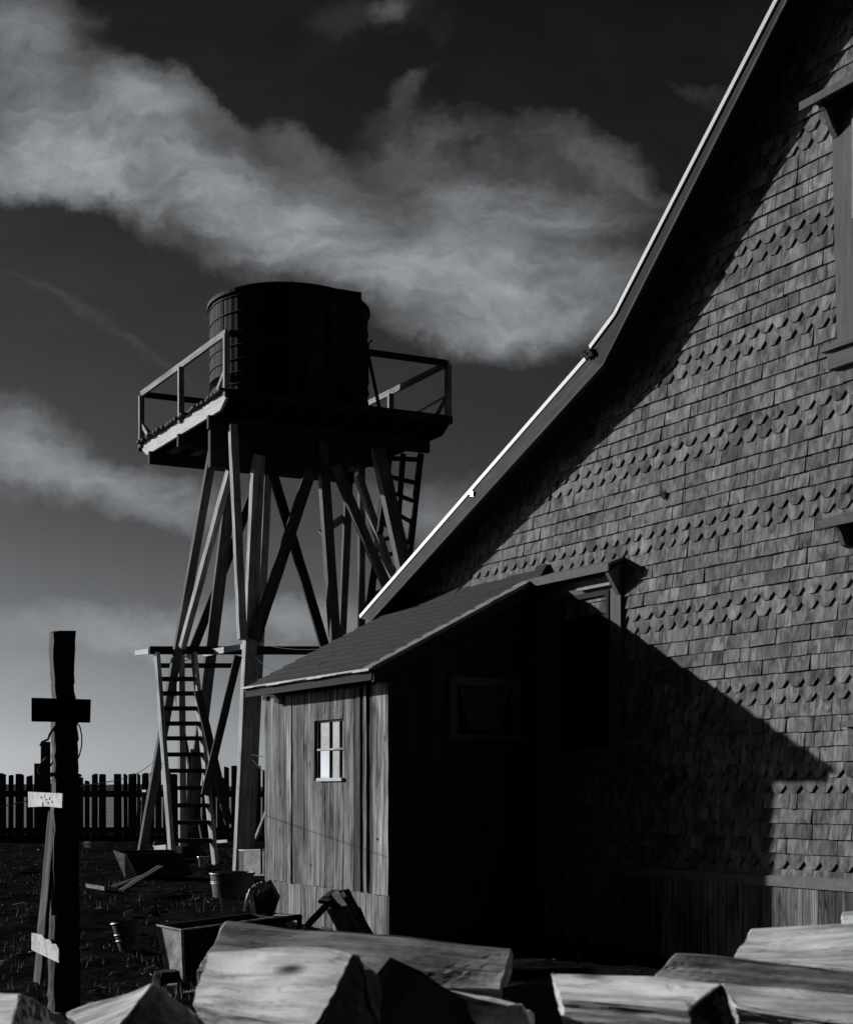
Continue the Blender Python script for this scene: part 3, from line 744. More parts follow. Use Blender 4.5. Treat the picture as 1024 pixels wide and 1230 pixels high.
# landing half way up
m_ = MB(); m_.beam(at(177, 782.5, 26.3), at(440, 783.5, 26.3), .10, .05, (0, 0, 1), .8, .003, 4); tb(m_, 'landing_beam', 'deck')
def ppl(pix, N, Yref, ref):
    r0 = ray(*pix[ref]); c = N.dot(r0)*Yref; out_ = []
    for p in pix: r = ray(*p); tt = c/N.dot(r); out_.append(Vector((r.x*tt, tt, EYE+r.z*tt)))
    return out_
LN = Vector((-.86, -.51, 0))
m_ = MB(); m_.prism(ppl([(162, 781.5), (178, 779), (178, 785.5), (162, 787)], LN, 26.2, 1), -LN*.04, 1); tb(m_, 'landing_beam_end', 'deck_lit')
m_ = MB(); m_.beam(at(190, 799.5, 27), at(282, 799.5, 27), .09, .05, (0, 0, 1), .8); tb(m_, 'landing_beam', 'deck')
m_ = MB(); m_.prism(ppl([(292, 773), (292, 779.5), (246, 788.5), (237, 782.5)], LN, 25.1, 0), -LN*.04, 1); m_.beam(at(235, 787, 26.9), at(209, 795, 27.6), .09, .05, (0, 0, 1), .5); tb(m_, 'landing_board', 'deck_lit')
m_ = MB(); m_.beam(at(180, 780, 27.4), at(430, 780, 27.4), .12, .04, (0, 0, 1), .6); tb(m_, 'landing_beam', 'deck')
# ladders
def ladder(rails, rungs, mat, rw=.05, rd=.17, tt=.04, td=.16):
    r0 = MB(); (a0, a1), (b0, b1) = rails
    r0.beam(a0, a1, rw, rd, e1, 1.0, .003, 8); L_ = tb(r0, 'ladder', mat)
    r1 = MB(); r1.beam(b0, b1, rw, rd, e1, 1.05, .003, 8); r1.build('rail', mat, L_, org=TO)
    for (q) in rungs:
        m2 = MB(); p = a0+(a1-a0)*q; s_ = b0+(b1-b0)*q; m2.beam(p+(s_-p)*.03, p+(s_-p)*.97, tt, td, (0, 0, 1), random.uniform(.8, 1.1)); m2.build('rung', 'deck', L_, org=TO)
    return L_
a0, a1 = at(188.5, 786, 26.2), at(207.5, 1040, 24.9); b0, b1 = at(233, 786, 26.2), at(259, 1040, 24.9)
qs = [(y-786)/254 for y in (817, 835, 853.5, 872, 890, 909.5, 929, 949.5, 970, 990, 1011)]
ladder(((a0, a1), (b0, b1)), qs, 'tower', .07, .22, .075, .16)
a0, a1 = at(468, 546, 26.6), at(456, 640, 26.0); b0, b1 = at(505, 546, 26.6), at(491, 672, 25.9)
ladder(((a0, a1), (b0, b1)), [.05, .28, .46, .66, .86], 'deck', .10, .10, .07, .1)
a0, a1 = at(484, 546, 26.62), at(476, 650, 26.0)
m_ = MB(); m_.beam(a0, a1, .09, .08, e1, 1); tb(m_, 'ladder_stile', 'deck')
a0, a1 = at(456, 612, 27.4), at(446, 740, 27.4); b0, b1 = at(470, 612, 27.4), at(484, 720, 27.4)
ladder(((a0, a1), (b0, b1)), [.12, .3, .47, .64, .8], 'deck', .07, .06, .07, .08)
# girders, joists, deck
for j in (.16, .50, .86):
    m_ = MB(); p, q = IJ(-.015, j, 8.03), IJ(1.0, j, 8.03); m_.beam(p, q, .10, .23, e2, 1, .003, 4); tb(m_, 'girder', 'deck')
for i in [k/9 for k in range(10)]:
    m_ = MB(); p, q = IJ(i, 0, 8.41), IJ(i, 1, 8.41); al = e2
    poly = [p, p-Vector((0, 0, .10))+al*.02, p-Vector((0, 0, .26))+al*.30, q-Vector((0, 0, .26))-al*.30, q-Vector((0, 0, .10))-al*.02, q]
    m_.prism(poly, e1*.05, 1.0, along=al); tb(m_, 'joist', 'deck_lit' if i == 0 else 'deck')
m_ = MB(); nb = 24
for k in range(nb):
    j0, j1 = k/nb, (k+1)/nb; o0, o1 = random.uniform(.01, .03), random.uniform(.0, .025)
    w_ = AB.length/nb-.006; jm = (j0+j1)/2
    m_.beam(IJ(-o0, jm, 8.437), IJ(1+o1, jm, 8.437), w_, .045, e2, random.uniform(.7, 1.1), .002, 1)
tb(m_, 'deck', 'deck')
for (p, q) in ((IJ(-.012, -.012, 8.36), IJ(1.012, -.012, 8.36)), (IJ(-.012, 1.012, 8.36), IJ(1.012, 1.012, 8.36))):
    m_ = MB(); m_.beam(p, q, .05, .13, e2, 1); tb(m_, 'edge_board', 'deck')
# railing
rl = MB(); h = ZD-.01
tops = [IJ(0, 0, RZt), IJ(0, 1, RZt), IJ(1, 1, RZt), IJ(1, 0, RZt)]
rl.beam(tops[0], tops[1], .05, .11, (e1), 1.0)
R_ = tb(rl, 'railing', 'tower')
for (p, q, mt) in ((tops[1], tops[2], 'deck'), (tops[3], tops[0], 'deck')):
    m_ = MB(); m_.beam(p+(q-p)*.012, q-(q-p)*.012, .11, .05, (0, 0, 1), 1); m_.build('top_rail', mt, R_, org=TO)
m_ = MB(); m_.beam(tops[2], tops[3], .11, .05, (0, 0, 1), 1); m_.build('top_rail', 'tower', R_, org=TO)
for (i, j) in ((0, 0), (0, 1), (1, 0), (1, 1), (0, .5), (1, .5), (.5, 1)):
    m_ = MB(); m_.beam(IJ(i, j, ZD-.12), IJ(i, j, RZt-.03), .10, .09, e1, .95, .002, 2); m_.build('baluster', 'tower', R_, org=TO)
for (i, j, di, dj) in ((0, 0, 0, .07), (0, 1, 0, -.07), (0, 1, .06, 0), (1, 0, 0, .08), (1, 0, -.09, 0)):
    m_ = MB(); m_.beam(IJ(i+di*1.6, j+dj*1.6, ZD-.02), IJ(i, j, ZD+.36), .04, .08, e1, 1); m_.build('knee_brace', 'tower', R_, org=TO)
m_ = MB(); m_.beam(at(442, 425, 25.3), at(455.5, 490, 25.3), .05, .04, e1, 1); m_.build('prop', 'deck', R_, org=TO)
# tank: a thing resting on the deck
TC = (A+Bc+C+(C+AB))/4; TC.z = ZD-.009
tank = empty('water_tank', TC); tag(tank, 'dark round wooden stave tank bound with iron hoops on the tower deck', 'tank')
R = 1.475; ZT = 10.68-TC.z
mb = MB(); ns = 60
for k in range(ns):
    a0_, a1_ = 2*math.pi*k/ns, 2*math.pi*(k+1)/ns; rr = R+random.uniform(-.004, .006); am_ = (a0_+a1_)/2
    g = .0025
    pts = []
    for z in (0, ZT):
        for (r_, th) in ((rr, a0_+g), (rr+.006, am_), (rr, a1_-g), (rr-.05, a1_-g), (rr-.05, a0_+g)): pts.append(Vector((r_*math.cos(th), r_*math.sin(th), z+random.uniform(-.02, .02)*(z > 0))))
    fs = [(i, (i+1) % 5, 5+(i+1) % 5, 5+i) for i in range(5)]+[(4, 3, 2, 1, 0), (5, 6, 7, 8, 9)]
    ro = Vector((random.uniform(0, 40),)*3)
    mb.add(pts, fs, random.choice((.2, .3, .5, 1.5, 2.2, .4)), [ro+Vector((p.z, th*R, 0)) for p in pts])
mb.build('staves', 'stave', tank)
for z in (.12, .30, .50, .72, .95, 1.2, 1.47, 1.8, 2.1):
    mb = MB(); n = 64; rr = R+.016
    mb.tube([(rr*math.cos(2*math.pi*i/n), rr*math.sin(2*math.pi*i/n), z+.008*math.sin(i*.4+z*9)) for i in range(n+1)], .012, 6)
    th = math.radians(random.choice((168, 172, 20, 8, 176))); c = Vector((rr*math.cos(th), rr*math.sin(th), z)); mb.beam(c+Vector((0, -.07, 0)), c+Vector((0, .07, 0)), .06, .05, (0, 0, 1))
    mb.build('hoop', 'iron', tank)
mb = MB(); mb.lathe([(R-.03, ZT-.03), (R+.05, ZT-.06), (R+.055, ZT-.0), (R+.03, ZT+.025), (.1, ZT+.06)], n=64); mb.build('lid', 'black', tank)
m2 = MB(); pa, pb = Pj(347, 337.5, .145), Pj(434, 351, .145)
ez = Vector((0, 0, 1)); m2.prism([pa, pb, pb-ez*.14, pa-ez*.14], e2*2.2, 1.0, along=e2); m2.build('lid_boards', 'black', tank, org=TC)
m2 = MB(); m2.tube([Vector((R*.99, -.2, .3)), Vector((R+.02, -.25, .9)), Vector((R+.03, -.2, 1.55)), Vector((R+.10, -.2, 1.62))], .018); m2.build('overflow_pipe', 'iron', tank)

# ================================================================== FENCE
mb0 = MB(); fy0 = 38.0
fence = empty('picket_fence', (-8, fy0, .4)); tag(fence, 'long rough picket fence of uneven dark boards behind the water tower', 'fence')
FO = Vector((-8, fy0, .4))
pk = [(-6, 7, 929), (11, 16, 931), (19.5, 28.5, 930), (32, 39, 932), (94, 99.5, 934), (102.5, 107, 938), (111, 117, 930), (119.5, 127, 930), (137, 145.5, 929.5), (149, 152.5, 930), (155, 163.5, 929.5), (165.5, 168, 930), (171, 178.5, 929), (180.5, 185, 929)]
x = 42
while x < 93: wd = random.uniform(4.5, 8); pk.append((x, x+wd, 931+random.uniform(-2, 4))); x += wd+random.uniform(2, 5)
x = 187
while x < 420: wd = random.uniform(4.5, 9); pk.append((x, x+wd, (928 if x < 262 else 921.5)+random.uniform(-2.5, 4))); x += wd+random.uniform(1.2, 4)
x = -10
while x > -260: wd = random.uniform(5, 9); pk.append((x-wd, x, 930+random.uniform(-2, 4))); x -= wd+random.uniform(2, 5)
pk = pk[:99]
for (a_, b_, yt) in pk:
    p = at((a_+b_)/2, yt, fy0); gzz = gz(p.x, fy0)-.05; wd = (b_-a_+1.3)*fy0/F
    m_ = MB(); tl = random.uniform(-.012, .012); base_ = Vector((p.x+tl, fy0, gzz)); 
    hw = wd/2; sl_ = random.uniform(-.025, .025)
    poly = [base_+Vector((-hw, 0, 0)), base_+Vector((hw, 0, 0)), p+Vector((hw*random.uniform(.9, 1), 0, sl_-random.uniform(0, .02))), p+Vector((random.uniform(-.3, .3)*hw, 0, random.uniform(0, .02))), p+Vector((-hw*random.uniform(.9, 1), 0, -sl_))]
    m_.prism(poly, (0, .025, 0), random.uniform(.6, 1.3), along=(0, 0, 1)); m_.build('picket', 'fence', fence, org=FO)
for py in (953.5, 997):
    m_ = MB(); p, q = at(-260, py, fy0+.06), at(430, py, fy0+.06); m_.beam(p, q, .17 if py < 960 else .14, .05, (0, 0, 1), 1, .01, 20); m_.build('rail', 'fence', fence, org=FO)
for px in (-150, -60, 22, 122, 190, 268, 340, 410):
    m_ = MB(); p = at(px, 934, fy0+.14); m_.beam((p.x, p.y, .2), p, .11, .11, (1, 0, 0)); m_.build('fence_post', 'fence', fence, org=FO)
# pale stub of boards leaning by the fence
bd = empty('leaning_boards', at(176, 1000, 33)); BO = bd.location.copy()
tag(bd, 'short pale boards propped against the fence left of the lower ladder', 'boards')
for (px0, px1, y0_, y1_) in ((171, 175, 952, 1002), (176, 180, 949, 1000), (165, 169.5, 962, 1000)):
    m_ = MB(); m_.beam(at(px0, y1_, 33), at(px0+3, y0_, 33.3), .09, .03, (1, 0, 0), .8); m_.build('board', 'tower_dull', bd, org=BO)
m_ = MB(); m_.beam(at(173, 950, 32.9), at(181, 950, 33), .05, .2, (0, 0, 1), 1.2); m_.build('cap_board', 'deck_lit', bd, org=BO)

# ================================================================== CROSS POST at the left
pg = on_ground(77, 1214); PY = pg.y
def pp(px, py, dy_=0): return at(px, py, PY+dy_)
def ppl(pix, N, Yref, ref):
    r0 = ray(*pix[ref]); c = N.dot(r0)*Yref; out_ = []
    for p in pix: r = ray(*p); tt = c/N.dot(r); out_.append(Vector((r.x*tt, tt, EYE+r.z*tt)))
    return out_
post = empty('rough_post', pg); tag(post, 'thick rough timber post with a short crossboard like a cross', 'post')
PO = pg.copy()
m_ = MB(); prof = [(1240, 57.5, 96.5), (1150, 58, 96.5), (1050, 60, 95.5), (960, 61.5, 95), (900, 62, 94), (868, 61, 93), (838, 62.5, 91), (822, 61, 88.5), (820.5, 60.5, 90), (800, 59.5, 89.5), (780, 59.5, 90.5), (760, 60, 91.5), (757.5, 66, 91.5)]
pts = []; gr = []
fine = []
for (y0_, l0, r0), (y1_, l1, r1) in zip(prof[:-1], prof[1:]):
    nn = max(1, int((y0_-y1_)/7))
    for k in range(nn): q = k/nn; fine.append((y0_+(y1_-y0_)*q, l0+(l1-l0)*q+random.uniform(-.9, .9), r0+(r1-r0)*q+random.uniform(-.6, .6)))
fine.append(prof[-1])
for (y_, l_, r_) in fine:
    lf, rf = pp(l_+5, y_), pp(r_, y_); lb = pp(l_, y_, .17)+Vector((random.uniform(-.004, .004), 0, 0)); rb = pp(r_-3, y_, .2)
    for p in (lf, rf, rb, lb): pts.append(p); gr.append((p.z, p.x, p.y))
n = len(fine); fs = [(k*4+i, k*4+(i+1) % 4, k*4+4+(i+1) % 4, k*4+4+i) for k in range(n-1) for i in range(4)]+[(3, 2, 1, 0), tuple(range(4*n-4, 4*n))]
m_.add(pts, fs, 1.0, gr); m_.build('shaft', 'post', post, org=PO)
m_ = MB(); m_.prism([pp(38, 838, -.03), pp(108.5, 840, -.03), pp(107.5, 868, -.03), pp(38, 866.5, -.03)], (0, .028, 0), .35, along=(1, 0, 0)); m_.build('crossboard', 'post', post, org=PO)
PN = Vector((-.82, -.572, 0)); m_ = MB(); m_.prism(ppl([(34, 951), (75, 953), (74.5, 970.5), (56, 968.5), (34, 969.5)], PN, PY-.42, 1), -PN*.01, 1, along=(1, 0, 0)); m_.build('white_plate', 'plate', post, org=PO)
for (a_, b_, c_, d_) in ((49, 957, 50.5, 959), (53.5, 955.5, 53.8, 957.5), (55, 960, 56.5, 960.6), (60, 958, 59.3, 960.5), (51, 964, 51.8, 967), (57.5, 963.5, 58.5, 965), (62, 962, 63, 964)):
    m_ = MB(); q0, q1 = ppl([(75, 953), (a_, b_), (c_, d_)], PN, PY-.425, 0)[1:]; m_.beam(q0, q1, .012, .002, PN.cross(q1-q0)); m_.build('worn_mark', 'black', post, org=PO)
m_ = MB(); m_.prism(ppl([(38, 1120.5), (51, 1123), (54, 1128), (60, 1128.5), (63, 1134), (67, 1133.5), (70.5, 1140), (70.5, 1156.5), (38, 1141)], PN, PY-.36, 6), -PN*.01, 1, along=(1, 0, 0)); m_.build('torn_plate', 'plate', post, org=PO)
# stake and short posts behind
def simple(name, fn, mat, label, cat, org, group=None, smooth=False):
    m_ = MB(); fn(m_); o = m_.build(name, mat, None, org=org, smooth=smooth); return tag(o, label, cat, group)
simple('fence_stake', lambda m_: (m_.beam(at(55, 1006, 35.5), at(55, 891, 35.5), .21, .15, (1, 0, 0), .8, .003, 8)), 'fence', 'tall square stake before the fence just left of the cross post', 'stake', at(55, 1006, 35.5))
simple('fence_stake', lambda m_: (m_.beam(at(46, 1006, 36.3), at(46, 917, 36.3), .19, .07, (1, 0, 0), .7, .003, 6)), 'fence', 'wide dark stake rising above the pickets, left of the tall square stake', 'stake', at(46, 1006, 36.3))
simple('leaning_stake', lambda m_: m_.beam(pp(46.5, 1180, .05), pp(64, 975, .10), .11, .03, (.66, -.75, 0), .55, .004, 10), 'plank', 'thin pale stake leaning against the left side of the cross post', 'stake', pp(47, 1190, .05))
simple('leaning_stake', lambda m_: m_.beam(pp(64.5, 1218, -.07), pp(65, 1100, -.05), .05, .02, (.66, -.75, 0), .35, .006, 10), 'plank', 'short split stake standing below the torn white plate', 'stake', pp(65, 1218, -.05))
def loopwire(m_):
    m_.tube([pp(93, 868, -.03), pp(96.5, 874, -.05), pp(98.5, 885, -.05), pp(98.3, 897, -.05), pp(95, 909, -.04), pp(92, 912, -.02)], .0055)
    m_.tube([pp(92, 875), pp(94, 888, -.02), pp(91, 893)], .008); m_.tube([pp(92, 930, 0), pp(96, 931, -.01), pp(97.5, 932, 0)], .01)
simple('wire_loop', loopwire, 'wire', 'loop of thin wire hanging from the right side of the cross post', 'wire', pp(95, 890))
def tangle(m_):
    m_.tube([pp(66, 873), pp(60, 882, .05), pp(58, 888, .05), pp(51, 891, .1), pp(48.5, 896, .1)], .009); m_.tube([pp(58, 902, .05), pp(56, 910, .05), pp(52, 914, .1), pp(48, 919, .1), pp(46, 925, .1), pp(50, 934, .1)], .008)
    m_.tube([pp(64, 915), pp(60, 921), pp(50, 928), pp(49, 936)], .007)
simple('wire_tangle', tangle, 'rope', 'tangle of twisted wire round the left side of the cross post', 'wire', pp(56, 900))
simple('peg', lambda m_: m_.beam(pp(48, 933, .02), pp(65, 930, .02), .03, .03, (0, 0, 1), 3), 'post', 'short wooden peg crossing behind the cross post above the white plate', 'peg', pp(56, 931))
def cable(m_):
    p0, p1, p2 = at(-40, 976, 9.6), pp(34, 962, -.02), at(186, 914, 25.9); q0 = pp(96, 944, .1)
    m_.tube([p0, p0.lerp(p1, .5)-Vector((0, 0, .005)), p1], .004)
    m_.tube([q0]+[q0.lerp(p2, k/12)-Vector((0, 0, .30*math.sin(math.pi*k/12)*.3)) for k in range(1, 12)]+[p2], .0045)
simple('line_wire', cable, 'wire', 'thin wire strung from the cross post to the ladder', 'wire', pp(60, 950))
def cable2(m_):
    for (a_, b_, sag) in ((at(289, 766, 25.2), at(410, 778, 19.5), .1), (at(292, 770, 25.2), at(372, 788, 19.8), .35)):
        m_.tube([a_.lerp(b_, k/12)-Vector((0, 0, sag*math.sin(math.pi*k/12))) for k in range(13)], .004)
simple('tower_wires', cable2, 'wire', 'two slack wires running from the tower landing to the shed roof', 'wire', at(289, 766, 25.2))
def cable3(m_):
    m_.tube([at(297, 905, 26), at(305, 915, 24), at(316.5, 927, 17.3)], .006); m_.tube([at(297, 905, 26), at(310, 908, 20), at(316.5, 909, 17.3)], .005)
simple('stay_wires', cable3, 'wire', 'two short wires from the tower leg to the shed corner', 'wire', at(300, 907, 24))

# ================================================================== YARD CLUTTER
def gr_(px, py): return on_ground(px, py)
def hull_obj(name, pts, mat, parent=None, org=None, tone=1.0, along=(1, 0, 0), sub=0, rough=0.0, bev=0.0, seed=0, sub_grain=None, end_mat=None, end_dir=None):
    bm = bmesh.new()
    for p in pts: bm.verts.new(p)
    r = bmesh.ops.convex_hull(bm, input=bm.verts)
    bmesh.ops.delete(bm, geom=[g for g in r['geom_interior'] if isinstance(g, bmesh.types.BMVert)], context='VERTS')
    bmesh.ops.dissolve_limit(bm, angle_limit=math.radians(4), verts=bm.verts, edges=bm.edges)
    if bev: bmesh.ops.bevel(bm, geom=list(bm.edges), offset=bev, segments=2, affect='EDGES', profile=.6)
    bmesh.ops.triangulate(bm, faces=bm.faces)
    for _ in range(sub): bmesh.ops.subdivide_edges(bm, edges=[e for e in bm.edges if e.calc_length() > .02], cuts=1, use_grid_fill=True)
    al = Vector(along).normalized(); oz = Vector((0, 0, 1)); c = oz.cross(al).normalized(); k = al.cross(c)
    bm.normal_update()
    if rough:
        for v in bm.verts:
            q = Vector((v.co.dot(al)*2.2, v.co.dot(c)*16, v.co.dot(k)*16)); q2 = v.co*5
            v.co += v.normal*(rough*(noise.noise(q+Vector((seed*7.3,)*3))+.8*noise.noise(q2+Vector((seed*3.1,)*3))+.5*noise.noise(q*3)))
    me = bpy.data.meshes.new(name); o_ = Vector(org) if org is not None else Vector((0, 0, 0))
    bmesh.ops.recalc_face_normals(bm, faces=bm.faces)
    mis = None
    if end_mat:
        ed = Vector(end_dir).normalized()
        for f_ in bm.faces: f_.material_index = 1 if abs(f_.normal.dot(ed)) > .8 else 0
    gv = [Vector((v.co.dot(al), v.co.dot(c), v.co.dot(k)))+Vector((seed*3.7, seed*1.3, 0)) for v in bm.verts]
    for v in bm.verts: v.co -= o_
    bm.to_mesh(me); bm.free()
    a1_ = me.attributes.new('tone', 'FLOAT', 'POINT'); a1_.data.foreach_set('value', [tone]*len(me.vertices))
    a2_ = me.attributes.new('grain', 'FLOAT_VECTOR', 'POINT'); a2_.data.foreach_set('vector', [q for g in gv for q in g])
    me.materials.append(M[mat])
    if end_mat: me.materials.append(M[end_mat])
    ob = bpy.data.objects.new(name, me); COL.objects.link(ob)
    if parent: ob.parent = parent
    elif org is not None: ob.location = o_
    return ob

# ---- tapered trough with a pale stained end
g0 = gr_(221, 1177); Yt = g0.y
def open_box(prefix, org, quad_end, run, mat_end, mat_side, th=.02, label=None, cat=None, tone=1.0):
    """quad_end: near end panel corners (top left, top right, bottom right, bottom left); run: vector to the far end"""
    root = empty(prefix, org); tl, tr, br_, bl = quad_end
    inward = run.normalized()*th
    m_ = MB(); m_.prism([tl, tr, br_, bl], inward, tone, along=(tr-tl)); m_.build('end_panel', mat_end, root, org=org)
    m_ = MB(); f2 = run; m_.prism([p+f2 for p in (tl, tr, br_, bl)], -inward, tone, along=(tr-tl)); m_.build('end_panel', mat_side, root, org=org)
    wd_ = (tr-tl).normalized()
    for (a_, b_, s_) in ((tr, br_, -1), (tl, bl, 1)):
        m_ = MB(); m_.prism([a_+inward, b_+inward, b_+run-inward, a_+run-inward], wd_*(th*s_), tone, along=run); m_.build('side_panel', mat_side, root, org=org)
    m_ = MB(); m_.prism([bl+inward*1.1+wd_*th*1.1, br_+inward*1.1-wd_*th*1.1, br_+run-inward*1.1-wd_*th*1.1, bl+run-inward*1.1+wd_*th*1.1], (0, 0, th), tone, along=run); m_.build('floor_panel', mat_side, root, org=org)
    return root
Ytr = Yt
q = [at(188.5, 1111, Ytr+.25), at(218.5, 1117, Ytr-.0), at(221, 1177, Ytr), at(200, 1168, Ytr+.2)]
run = at(330, 1103.5, Ytr+1.25)-at(218.5, 1117, Ytr); run.z *= .3
tr_ = open_box('trough', g0, q, run, 'stained', 'black', .022)
tag(tr_, 'long tapered dark trough with a pale stained end panel', 'trough')
m_ = MB()
for (a_, b_) in ((q[0], q[1]), (q[1], q[1]+run), (q[1], q[2]), (q[0], q[3])): m_.beam(a_+Vector((0, -.008, 0)), b_+Vector((0, -.008, 0)), .014, .014, (0, 1, 0), 1)
m_.build('rim', 'stained', tr_, org=g0)
# ---- open slatted crate behind the trough
Yc = Yt+1.1
c0 = empty('slatted_crate', gr_(340, 1150)); CO = c0.location.copy()
tag(c0, 'open dark slatted crate between the trough and the shed wall', 'crate')
def cp(px, py, dy_=0): return at(px, py, Yc+dy_)
for nm_, a_, b_, w_, d_ in (('top_rail', cp(300, 1110), cp(362, 1101), .05, .03), ('top_rail', cp(276, 1106, .5), cp(328, 1099, .5), .04, .02), ('corner_post', cp(359.5, 1101), cp(359.5, 1160), .045, .045), ('corner_post', cp(322, 1106), cp(322, 1160), .10, .03), ('slat', cp(333, 1106, .02), cp(333, 1160, .02), .07, .02), ('slat', cp(341, 1106, .02), cp(341, 1160, .02), .04, .02), ('corner_post', cp(330, 1098, .5), cp(330, 1150, .5), .04, .04), ('bottom_rail', cp(300, 1142), cp(362, 1142), .05, .03), ('bottom_rail', cp(276, 1140, .5), cp(328, 1138, .5), .05, .02), ('side_rail', cp(362, 1102), cp(330, 1099, .5), .04, .02)):
    m_ = MB(); m_.beam(a_, b_, w_, d_, (0, 0, 1) if abs(b_.z-a_.z) < .2 else (1, 0, 0), .6); m_.build(nm_, 'fence', c0, org=CO)
m_ = MB(); m_.prism([cp(328, 1101.5, .1), cp(360, 1101.5, .1), cp(356, 1099.8, .5), cp(330, 1099.8, .5)], (0, 0, .012), 1, along=(1, 0, 0)); m_.build('pale_lid', 'white', c0, org=CO)
m_ = MB(); m_.prism([cp(347, 1112, .3), cp(356, 1111, .3), cp(354, 1126, .3), cp(348, 1120, .3)], (0, .015, 0), 1); m_.build('pale_slat', 'box', c0, org=CO)

# ---- flower bucket
def bucket(name, px, pyt, pyb, wpx_t, wpx_b, label, cat, mat='tin', tilt=0, stuff=False, bands=(.35, .55, .93), handle=False):
    g = gr_(px, pyb); Yb = g.y; R1 = wpx_t/2*Yb/F; R0 = wpx_b/2*Yb/F; H = (pyb-pyt)*Yb/F*.98
    root = empty(name, g); m_ = MB()
    m_.lathe([(R0, 0), (R1, H), (R1-.008, H), (R0-.008, .01)], n=36, cap=(False, True)); m_.build('body', mat, root, smooth=False)
    for b_ in bands:
        m_ = MB(); rr = R0+(R1-R0)*b_+.003
        m_.tube([(rr*math.cos(2*math.pi*i/36), rr*math.sin(2*math.pi*i/36), H*b_) for i in range(37)], .008 if b_ < .9 else .011); m_.build('band', mat, root)
    if handle:
        m_ = MB(); m_.tube([(R1*math.cos(math.pi*i/10), 0, H+R1*.9*math.sin(math.pi*i/10)) for i in range(11)], .006); m_.build('handle', 'wire', root)
    return tag(root, label, cat), g, R1, H
bk, gb, r1_, hb_ = bucket('bucket', 155, 1105, 1142, 36, 22, 'ribbed metal bucket standing alone on the dark ground left of the trough', 'bucket')
bk.rotation_euler = (math.radians(-4), math.radians(-6), 0)
tb_, gb2, r2_, hb2 = bucket('wash_tub', 279, 1047, 1077, 53, 46, 'wide round wash tub on the ground beside the pale box', 'tub', 'tin', bands=(.55, .62, .95))
bucket('pail', 192, 1015, 1028, 15, 11, 'small pale pail with a raised handle at the ladder foot', 'pail', 'white', handle=True)[0]
bucket('can', 244, 1029, 1042, 13, 9, 'bright shiny can below the ladder foot', 'can', 'bright_tin', bands=(.95,))
# ---- pale box beside the shed
g = gr_(300, 1052); g.y += 0; Yb = g.y
pb_ = empty('storage_box', g); tag(pb_, 'pale square box with a dark side standing by the shed corner', 'box')
def bp_(px, py, dy_=0): return at(px, py, Yb+dy_)
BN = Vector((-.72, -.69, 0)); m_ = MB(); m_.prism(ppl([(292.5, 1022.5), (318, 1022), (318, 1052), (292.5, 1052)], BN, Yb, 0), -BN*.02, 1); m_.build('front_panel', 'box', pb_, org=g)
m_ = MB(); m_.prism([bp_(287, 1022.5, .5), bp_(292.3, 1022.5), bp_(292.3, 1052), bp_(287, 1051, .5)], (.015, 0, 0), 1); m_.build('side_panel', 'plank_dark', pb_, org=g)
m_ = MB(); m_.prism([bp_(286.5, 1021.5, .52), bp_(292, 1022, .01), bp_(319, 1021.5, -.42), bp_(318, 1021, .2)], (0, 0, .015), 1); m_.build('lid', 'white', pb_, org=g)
m_ = MB(); m_.box(-.0, .03, -.012, -.001, 0, .4); m_.v = [tuple(Vector(v)+bp_(313, 1050, -.36)) for v in m_.v]; m_.build('corner_batten', 'plank_dark', pb_, org=g)
# ---- draped block
Yb = 13.5; g = Vector(((318-HX)/F*Yb, Yb, .1))
dr = empty('draped_stand', g); tag(dr, 'black tilted stand with a pale cloth thrown over it beside the crate', 'stand')
m_ = MB(); m_.prism([at(303, 1073, Yb), at(322, 1058, Yb+.1), at(333.5, 1079, Yb+.1), at(327, 1098, Yb), at(325, 1152, Yb), at(311, 1152, Yb)], (.0, .25, 0), 1); m_.build('body', 'black', dr, org=g)
m_ = MB(); m_.prism([at(299, 1079, Yb-.02), at(303.5, 1074, Yb-.02), at(317, 1150, Yb-.02), at(308, 1150, Yb-.02)], (.0, .06, 0), 1); m_.build('leg', 'fascia', dr, org=g)
m_ = MB(); n = 14; pts = []
for i in range(n+1):
    q_ = i/n; th = q_*math.pi*.9; 
    cx = 294+28*q_; topy = 1073-13*math.sin(th*.9)**.8
    ln = (18+6*math.sin(i*1.9))*(1-q_)**.7+3
    f_ = .03*math.sin(i*2.4)
    pts += [at(cx+3, topy-.5, Yb-.02+f_), at(cx, topy+ln*.5, Yb-.05-f_), at(cx-1.5+2*q_, topy+ln, Yb-.03+f_*1.5)]
fs = []
for i in range(n): a_ = i*3; fs += [(a_, a_+3, a_+4, a_+1), (a_+1, a_+4, a_+5, a_+2)]
m_.add(pts, fs); cl = m_.build('cloth', 'cloth', None, org=g, smooth=True); tag(cl, 'creased pale cloth hanging over the left edge of the tilted stand', 'cloth')
so_ = cl.modifiers.new('thickness', 'SOLIDIFY'); so_.thickness = .006
# ---- crate in the yard
g = gr_(152, 1056); Yb = g.y
q = [at(136, 1021.5, Yb+.15), at(150, 1026, Yb), at(163.5, 1052, Yb), at(150.5, 1056, Yb+.1)]
q[3].z = max(q[3].z, .1)
run = Vector((.80, .35, .0))
cr = open_box('wooden_crate', g, q, run, 'stained', 'black', .02); tag(cr, 'tipped dark crate with a stained pale end, left of the ladder foot', 'crate')
